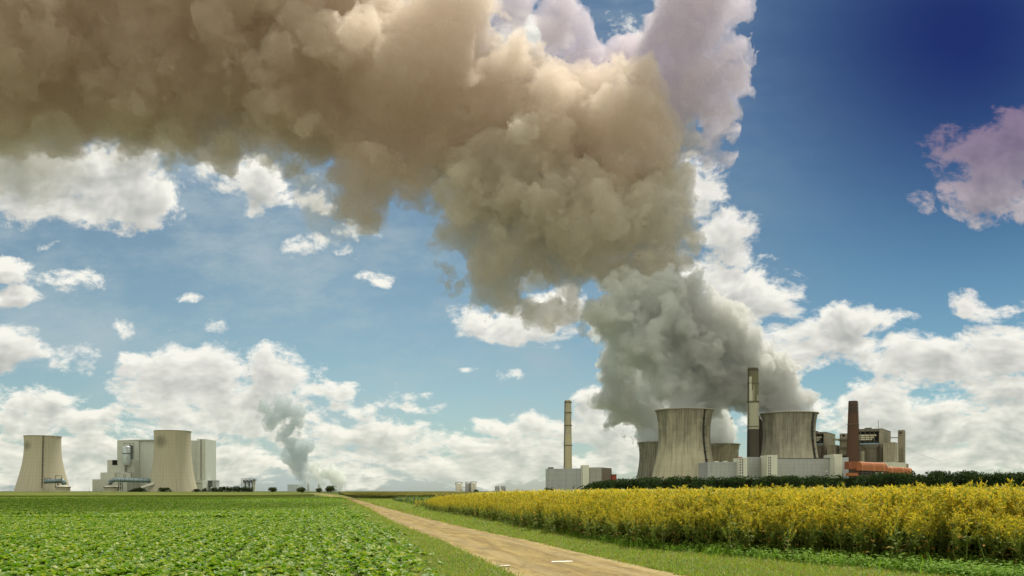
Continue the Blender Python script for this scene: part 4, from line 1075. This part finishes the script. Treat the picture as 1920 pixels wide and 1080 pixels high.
t2 = tank(888.2, 5.2, 905.2, 757, TANKM, 'cream tank at the right of the joined pair beside a bush')
mb = MB(t2.location)
for px in (880.6, 882.6): bx(mb, px - .2, px + .2, 905.5, 921, 751, .4)
for i in range(8): bx(mb, 880.4, 882.8, 907 + 1.6 * i, 907.5 + 1.6 * i, 751, .4)
mb.build('ladder', DARK, t2)
tank(932.3, 4.5, 911, 980, TANKG, 'left one of two small grey tanks above the yellow crop', False)
tank(943.7, 4.6, 910.8, 980, TANKG, 'right one of two small grey tanks above the yellow crop', False)
# ------------------------------------------------------------------ the newer works on the left
DL = 2700.0
def soot(x, z, rx, rz):
    """one round sooty smudge on the shell, in metres from its middle line and the ground"""
    return (x, z, rx, rz)
def new_concrete(name, smudge):
    def f(n, co, b):
        x, y, z = n.xyz(co); ang = n.m('ARCTAN2', x, n.m('MULTIPLY', y, -1))
        c = n.mix(n.m('MULTIPLY', n.step(n.noise(n.vec(n.m('MULTIPLY', ang, 16), n.m('MULTIPLY', z, .01), 0), 1.0, 4, .6), .42, .72), .40), (.44,.41,.30), (.26,.245,.175))
        lift = n.m('ABSOLUTE', n.m('SUBTRACT', n.m('FRACT', n.m('MULTIPLY', z, .095)), .5))
        c = n.mix(n.m('MULTIPLY', n.step(lift, .10, .02), .13), c, (.22,.20,.13))
        rb = n.m('ABSOLUTE', n.m('SUBTRACT', n.m('FRACT', n.m('MULTIPLY', ang, 6.7)), .5))
        c = n.mix(n.m('MULTIPLY', n.step(rb, .12, .03), n.m('MULTIPLY', n.step(z, 190, 20), .16)), c, (.20,.18,.12))
        sx_, sz_, rx, rz = smudge
        d = n.v('LENGTH', n.vec(n.m('DIVIDE', n.m('SUBTRACT', x, sx_), rx), n.m('DIVIDE', n.m('SUBTRACT', z, sz_), rz), n.m('MULTIPLY', n.step(y, -5, 10), 9)))
        d = n.m('ADD', d, n.m('MULTIPLY', n.m('SUBTRACT', n.noise(n.v('MULTIPLY', co, (1, 1, .4)), .09, 4, .6), .5), .6))
        return n.mix(n.m('MULTIPLY', n.step(d, 1.25, .15), .52), c, (.055,.055,.042))
    return material(name, f, .95, .12)
kL = DL / F
cooling_tower(323.6, DL, [(808.5,33),(820,32.4),(840,32.6),(858,33.4),(875,35.4),(890,37.9),(905,41),(921,45)], new_concrete('beige_concrete', ((313-323.6)*kL, Z(829, DL), 15*kL, 14*kL)),
              'beige cooling tower with a black smudge in front of the tall pale boiler building', rim=1.2)
cooling_tower(80.2, DL, [(818,31.7),(830,31.1),(848,31.6),(865,33.6),(880,36.6),(895,40.3),(908,43.9),(921,47.6)], new_concrete('beige_concrete_plain', ((65-80.2)*kL, Z(837, DL), 11*kL, 10*kL)),
              'beige cooling tower at the far left with a ladder and a blue pipe', (29, 26, 9), rim=1.2, lad_mat=WORKSD)

o = FP(300, DL + 150); Db = DL + 150; r_ = empty('boiler_building', o, 'tall pale green stepped boiler building behind the smudged tower', 'building')
def bb(name, px0, px1, y0, y1, dep, front, mat, parent=None): return bx(MB(o), px0, px1, y0, y1, Db, dep, front).build(name, mat, parent or r_)
mw = bb('wall', 262, 380.2, 825.8, 921, 120, 0, CLADGREEN)
bb('wall', 221.3, 261.8, 826.6, 921, 110, 6, plain('grey_green_cladding', (.47,.495,.43), .6, .3, .16, 70.0, .004))
mb = MB(o)
for i in range(12):
    xa, xb = 222 + i * 10.4, 222 + i * 10.4 + 10.4; ym = 825.6 - 1.4 * math.sin(math.pi * (i + .5) / 12)
    bx(mb, xa, xb, ym, ym + 1.6, Db, 110, 6.8)
mb.build('roof', CLADGREEN, r_)
bb('end_tower', 372, 387.6, 823.6, 921, 90, 12, CLADGREEN); bb('downpipe', 379.0, 379.9, 824.5, 899, .6, 13.4, DARK)
for (xa, xb, yt, fr) in ((210.2, 260, 863.2, 34), (202.2, 258, 886.6, 52), (192.4, 256, 899.2, 70)):
    bb('step_block', xa, xb, yt, 921, 20, fr, plain('step_cladding', (.49,.505,.44), .6, .3, .16))
bb('recess', 219.6, 228.8, 863.2, 872.6, .4, 34.6, SLOT)
bb('recess', 241, 250.6, 835, 861.8, .4, 6.6, plain('dark_recess', (.10,.115,.105), .8, .2, .3))
bb('low_block', 364, 388, 900.5, 921, 20, 40, CLADGREEN); bb('cornice', 364, 386, 906.4, 907, .5, 40.8, DARK)
# upright silver vessel on the steps
c = FP(237, Db - 46); mb = MB(o); kb = (Db - 46) / F
mb.lathe(c, [(6.0*kb, Z(872, Db-46)), (6.9*kb, Z(868, Db-46)), (6.9*kb, Z(838, Db-46)), (6.2*kb, Z(836.4, Db-46)), (.1, Z(836.2, Db-46))], 28); vs_ = mb.build('vessel', SILVER, r_)
MB(o).lathe(c, [(7.0*kb, Z(851, Db-46)), (7.5*kb, Z(851, Db-46)), (7.5*kb, Z(849.6, Db-46)), (7.0*kb, Z(849.6, Db-46)), (7.0*kb, Z(851, Db-46))], 28).build('band', DARK, vs_)
mb = MB(o)
for a, b in (((232.5,836),(232.5,830.8)),((232.5,830.8),(251,831.2)),((242,831),(250,842)),((243,845),(251,836)),((251,831),(251,861)),((244,838),(250,848))):
    mb.tube([W(*a, Db - 36), W(*b, Db - 36)], .7, 6)
mb.build('pipework', DARK, r_)
mb = MB(o)
for i in range(6):
    y = 872.5 + i * 2.1; mb.tube([W(233.5 if i % 2 else 238.8, y, Db - 54), W(238.8 if i % 2 else 233.5, y + 2.1, Db - 54)], .8, 6)
    bx(mb, 233, 239.4, y, y + .5, Db - 55, 3)
mb.build('stairs', DARK, r_)
mb = MB(o)
for a, b in (((216,887.2),(216,897)),((225,886.8),(225,890)),((216,887.2),(225,886.8)),((217,889.5),(221,890.5)),((217,893),(224.5,892.5)),((216,896.6),(235,896.2)),((232,890.6),(232,896)),((235,890.6),(235,896)),((230,890.4),(236,890.4))):
    mb.tube([W(*a, Db - 74), W(*b, Db - 74)], .6, 6)
mb.build('gantry', DARK, r_)
mb = MB(o); mb.tube([W(246.4, 894, Db - 74), W(246.4, 886, Db - 74), W(240, 885.6, Db - 74)], .6, 6); mb.build('davit', DARK, r_)
o = FP(398, DL + 160); r_ = empty('annex', o, 'small annex with a dark open bay right of the pale boiler building', 'building')
bx(MB(o), 398, 405.6, 901.2, 921, DL + 160, 30).build('wall', GREYB, r_); bx(MB(o), 389, 406, 900.6, 901.6, DL + 159, 31).build('roof', GREYB, r_)
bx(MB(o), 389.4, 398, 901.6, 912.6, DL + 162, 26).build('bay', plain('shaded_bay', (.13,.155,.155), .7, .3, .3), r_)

# thick pipes from the towers down into round basins
def flue(pts, rad, D, mat, basin, label, legs=()):
    org = FP(basin[0], D); root = empty('cooling_water_pipe', org, label, 'pipe')
    MB(org).tube([W(x, y, D) for x, y in pts], rad * D / F, 20).build('pipe', mat, root)
    k = D / F; mb = MB(org)
    for t in np.linspace(.08, .92, 14):
        i = t * (len(pts) - 1); j = int(i); f_ = i - j; a = W(*pts[j], D).lerp(W(*pts[j + 1], D), f_); d = (W(*pts[j + 1], D) - W(*pts[j], D)).normalized()
        mb.tube([a - d * .5, a + d * .5], rad * k * 1.05, 20)
    mb.build('flange', DARK, root)
    cx_, hw, y0 = basin; c = FP(cx_, D)
    MB(org).lathe(c, [(hw*k*.94, 0), (hw*k*.94, Z(y0 + 5, D)), (hw*k, Z(y0 + 4.6, D)), (hw*k, Z(y0 + 3.6, D)), (hw*k*.86, Z(y0 + 1.6, D)), (hw*k*.6, Z(y0, D)), (.1, Z(y0 - .3, D))], 40).build('basin', TANKM, root)
    MB(org).lathe(c, [(hw*k*1.0, Z(y0 + 3.7, D)), (hw*k*1.03, Z(y0 + 3.7, D)), (hw*k*1.03, Z(y0 + 2.2, D)), (hw*k*1.0, Z(y0 + 2.2, D)), (hw*k*1.0, Z(y0 + 3.7, D))], 40).build('handrail', DARK, root)
    mb = MB(org)
    for (xa, ya, xb, yb) in legs: mb.tube([W(xa, ya, D - 4), W(xb, yb, D - 4)], .75, 6)
    mb.build('trestle', DARK, root)
    return root
flue([(84,902.6),(96,902.2),(105,902),(112,901.4),(117,902.2),(120,905),(120.6,909)], 4.1, DL - 85, PIPE, (117.6, 13.4, 910.2), 'blue pipe bending from the far left tower into a round basin',
     [(84,896,84,908),(94,897,94,904),(83,896.4,96,896.4),(104,892,104,912),(104,892,115,892),(115,892,115,900),(108,900,108,912),(106,905,112,912),(112,905,106,912)])
flue([(292,901),(270,901),(250,900.6),(232,900),(217,899.6),(211,901),(207,904.4),(206,909)], 3.9, DL - 40, PIPE, (208.6, 13.4, 910.6), 'long blue pipe running from the smudged tower to a basin by the boiler building',
     [(222,899,222,921),(230,899,230,921),(222,905,230,911),(230,905,222,911),(222,912,230,918),(230,912,222,918),(226,903,226,921)])
o = FP(272, DL - 120); MB(o).tube([W(262, 918, DL - 60), W(268, 914, DL - 60), W(276, 911.2, DL - 60), (W(290, 907, DL - 60))], 4.5, 16).build('chute', PALE)
tag(COL.objects['chute'], 'white duct sloping down behind the bushes beside the smudged tower', 'chute')
# silo group in a steel frame
o = FP(464, 1900); r_ = empty('silo_group', o, 'group of silos in a steel frame behind the row of dark bushes', 'silo')
for px in (457.5, 464.2, 471): MB(o).lathe(FP(px, 1900), [(3.1*1900/F, 0), (3.1*1900/F, Z(902, 1900)), (1.0, Z(900.6, 1900))], 20).build('silo', SILVER, r_)
bx(MB(o), 474.2, 476.6, 899, 921, 1896, 10).build('lift_shaft', PALE, r_)
mb = MB(o); bx(mb, 452, 477.2, 897.4, 898.2, 1890, 20); bx(mb, 452, 477.2, 899.8, 900.4, 1890, 20)
for px in (452.4, 460.8, 467.6, 476.8): bx(mb, px - .25, px + .25, 897.4, 921, 1891, 1)
mb.build('frame', DARK, r_)
# far power station under the small plumes
o = FP(549, 4200); r_ = empty('warehouse', o, 'plain pale blue warehouse on the horizon left of the small plumes', 'building')
bx(MB(o), 539, 558.6, 909, 921, 4200, 60).build('wall', plain('pale_blue_cladding', (.42,.47,.49), .6, .3, .1), r_); bx(MB(o), 538.8, 558.8, 908.4, 909, 4200, 60.5, .5).build('roof', PALE, r_)
FARC = bands('far_chimney_coat', [(0, (.42,.44,.42))], .2)
chimney(578, 5600, 908, 1.9, 2.0, FARC, 'left one of two stubby far chimneys among the small plumes', y_bot=921)
chimney(598, 5600, 908.4, 1.9, 2.0, FARC, 'right one of two stubby far chimneys among the small plumes', y_bot=921)
o = FP(167.4, 1500); mb = MB(o); mb.tube([FP(167.4, 1500), W(167.4, 912, 1500)], [.35, .2], 8); p_ = mb.build('mast', plain('mast_wood', (.30,.24,.13), .8, .2, .3)); tag(p_, 'thin lone mast on the horizon between the two beige towers', 'mast')
# ------------------------------------------------------------------ bushes, trees and the belt of wood
CROWN = leaf_mat('dark_foliage', [(.016,.030,.010), (.028,.048,.014), (.045,.068,.020), (.06,.085,.022)], .2, .6, .2, .25)
CROWN2 = leaf_mat('olive_foliage', [(.025,.036,.010), (.045,.06,.016), (.07,.085,.022)], .2, .6, .2, .25)
BARK = material('bark', lambda n, co, b: n.mix(n.noise(n.v('MULTIPLY', co, (3, 3, .6)), 1.0, 4, .6), (.05,.038,.022), (.10,.08,.05)), .95, .1)
def leaf_cloud(lobes, n_, size, seed):
    """leaf sprays scattered through the volume of several lobes, thicker towards their skins, with gaps"""
    r = np.random.default_rng(seed); L = np.array(lobes, float); wts = (L[:, 3] * L[:, 4] * L[:, 5]) ** .66; wts /= wts.sum()
    k = r.choice(len(L), n_, p=wts); d = r.standard_normal((n_, 3)); d /= np.linalg.norm(d, axis=1)[:, None]
    rad = r.random(n_) ** .28 * r.uniform(.86, 1.12, n_)
    P = L[k, :3] + d * rad[:, None] * L[k, 3:6]
    keep = NOISE[tuple((np.floor(P / (size * 2.2)).astype(int) % NOISE.shape[0]).T)] > -.9
    P = P[keep & (P[:, 2] > .1)]; n_ = len(P)
    u = r.standard_normal((n_, 3)); u /= np.linalg.norm(u, axis=1)[:, None]; v = np.cross(u, r.standard_normal((n_, 3))); v /= np.linalg.norm(v, axis=1)[:, None]
    s_ = size * r.uniform(.5, 1.3, n_)[:, None]
    V = np.stack([P - u * s_, P - v * s_ * .55, P + u * s_, P + v * s_ * .55], 1).reshape(-1, 3)
    return V, np.arange(n_ * 4).reshape(-1, 4), np.zeros(n_, int)
def tree(name, px, half, y_top, D, label, cat, seed, mat=None, group=None, n_=900, flat=1.0):
    r = random.Random(seed); k = D / F; b = FP(px, D); H = Z(y_top, D); hw = half * k
    root = empty(name, b, label, cat, group)
    hw *= 1.18
    lobes = [(0, 0, H * .5, hw * .62, hw * .6, H * .48)]
    if name == 'bush': lobes += [(hw * q, 0, H * .26, hw * .42, hw * .4, H * .28) for q in (-.62, 0, .62)]
    for i in range(7):
        a = i * 2 * math.pi / 7 + r.uniform(-.3, .3); q = r.uniform(.42, .62)
        lobes.append((math.cos(a) * hw * q, math.sin(a) * hw * q, H * r.uniform(.34, .72), hw * r.uniform(.28, .46), hw * r.uniform(.28, .46), H * r.uniform(.2, .3)))
    V, Q, M = leaf_cloud(lobes, n_, max(.34, hw * .10), seed)
    link('crown', mesh_np('crown', V, Q), mat or CROWN, root)
    mb = MB(b); mb.tube([b, b + Vector((.05 * hw, 0, H * .3)), b + Vector((0, 0, H * .6))], [max(.12, hw * .06), hw * .045, hw * .02], 8)
    for i in range(4):
        a = i * 1.57 + r.uniform(-.4, .4); mb.tube([b + Vector((0, 0, H * .22)), b + Vector((math.cos(a) * hw * .5, math.sin(a) * hw * .5, H * .58))], [hw * .035, hw * .012], 6)
    mb.build('trunk', BARK, root)
    return root
BG = 'dark bushes on the horizon along the far works'
for i, (px, hf, yt, D, lb) in enumerate([
  (250,7.5,916.5,1150,'low dark bush left of the white sloping duct'), (263,11,914.2,1150,'wider dark bush right beside the white sloping duct'), (309,11.5,913.6,1100,'round dark bush at the foot of the smudged tower'),
  (369,8,916.2,1150,'small dark bush right of the smudged tower'), (384,6,914.6,1150,'dark bush under the pale end tower of the boiler building'),
  (402,8,913.2,1050,'dark bush at the left end of the bush row below the small annex'), (417,11,910.8,1050,'taller dark bush of the row just right of the small annex'), (431,9,911.8,1050,'dark bush in the middle of the row left of the silos'),
  (445,10,910.2,1050,'highest dark bush of the row at the left edge of the silos'), (459,10,911.4,1050,'dark bush in front of the middle silo'), (470,6.5,912.6,1050,'dark bush at the right end of the row in front of the silos')]):
    tree('bush', px, hf, yt, D, lb, 'bush', 20 + i, None, BG, 800)
tree('tree', 512.6, 9.6, 913, 900, 'lone round tree standing by itself right of the silos', 'tree', 50, CROWN2, None, 1100)
for i, (px, hf, yt, lb) in enumerate([(565.5,10,912.6,'round bushy tree beside the pale blue warehouse'), (599,7,914.2,'low bushy tree left of the largest tree under the small plumes'), (620,11.5,909.8,'largest bushy tree at the right under the small plumes')]):
    tree('tree', px, hf, yt, 1000, lb, 'tree', 60 + i, CROWN2, 'trees under the far plumes', 1100)
tree('bush', 893, 5.5, 916.6, 700, 'small dark bush at the foot of the joined tanks', 'bush', 71, None, None, 500)
tree('bush', 1026, 7, 913.4, 560, 'low dark bush at the left corner of the grey factory', 'bush', 72, None, None, 600)
tree('bush', 1035, 5, 913.8, 560, 'flat little bush in front of the grey factory wall', 'bush', 73, None, None, 500)
# belt of young wood in front of the works: one mass
DH = 480.0; kH = DH / F; r = np.random.default_rng(3)
top = lambda px: np.interp(px, [1080,1100,1130,1160,1200,1290,1340,1400,1460,1500,1560,1620,1700,1760,1800,1860,1920,2100], [912,906.5,902,899,896.5,893.5,894.5,893.5,893.5,893,891,889,887,885,884.5,886,888,886])
lobes = []; nl = 560
for i in range(nl):
    px = r.uniform(1082, 2080); h = Z(float(top(px)), DH) * r.uniform(.88, 1.07); D = DH + r.uniform(-9, 16); p = FP(px, D); w_ = r.uniform(1.6, 3.4)
    lobes.append((p.x, p.y, h - w_ * .8, w_, w_, w_ * .9)); lobes.append((p.x + r.normal(0, 1), p.y + r.normal(0, 1), h * r.uniform(.25, .62), w_ * 1.1, w_ * 1.1, h * .34))
a_ = leaf_cloud(lobes, 120000, .55, 8)
stuff('tree_belt', [a_], [leaf_mat('belt_foliage', [(.012,.028,.009), (.022,.045,.013), (.038,.065,.018), (.055,.085,.022)], .2, .7, .1, .25)], 'long dark belt of young trees in front of the works', 'tree belt')
# dark core set inside the belt for the shade of trunks and earth
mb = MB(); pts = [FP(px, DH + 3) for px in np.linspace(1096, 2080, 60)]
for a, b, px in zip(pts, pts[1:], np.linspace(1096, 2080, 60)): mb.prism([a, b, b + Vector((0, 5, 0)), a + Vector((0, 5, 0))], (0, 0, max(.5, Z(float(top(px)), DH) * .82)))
tag(mb.build('shade_core', plain('shade_core', (.018,.026,.010), .95, .05, .3)), 'dark core standing for the shade inside the belt of young trees', 'shade_core', kind='stuff')
# thin power line sagging away to the right
mb = MB((0, 0, 0)); mb.tube([W(1697, 838 + 40 * t - 8 * math.sin(math.pi * t), 1420) + Vector((150 * t, 0, 0)) if False else W(1697 + 70 * t, 838 + 27 * t + 3 * math.sin(math.pi * t), 1420) for t in np.linspace(0, 1, 9)], .12, 5)
tag(mb.build('power_line', DARK), 'thin wire sagging down to the right from the slim end tower', 'power line')

# one low fair-weather cloud drifting overhead, out of the top of the picture: its shade lies across the beets
_cl = []; r = np.random.default_rng(17); hgt = 430.0
for i in range(46):
    gx_, gy_ = r.uniform(-330, -34), 0.0
    gy_ = r.uniform(84, 172); q = r.uniform(16, 26)
    gx_ = min(gx_, -.22 * gy_ - q * 1.0 + 6)
    _cl.append((Vector((gx_, gy_, 0)) + Vector(sun_dir) * (hgt / sun_dir.z) + Vector((0, 0, r.uniform(-4, 14))), q))
V, Q = smoke_body(_cl, 5.0, 21, rough=5, wisp=4, lumps=(12, 0))
o0 = np.array(_cl[0][0]); o = link('cloud', mesh_np('cloud', V - o0, Q, smooth=True), smoke_material('cloud_droplets', (.97, .97, .97), .035, .5, VEIL)); o.location = o0
tag(o, 'small white cloud high overhead whose shade darkens the far beet rows', 'cloud')
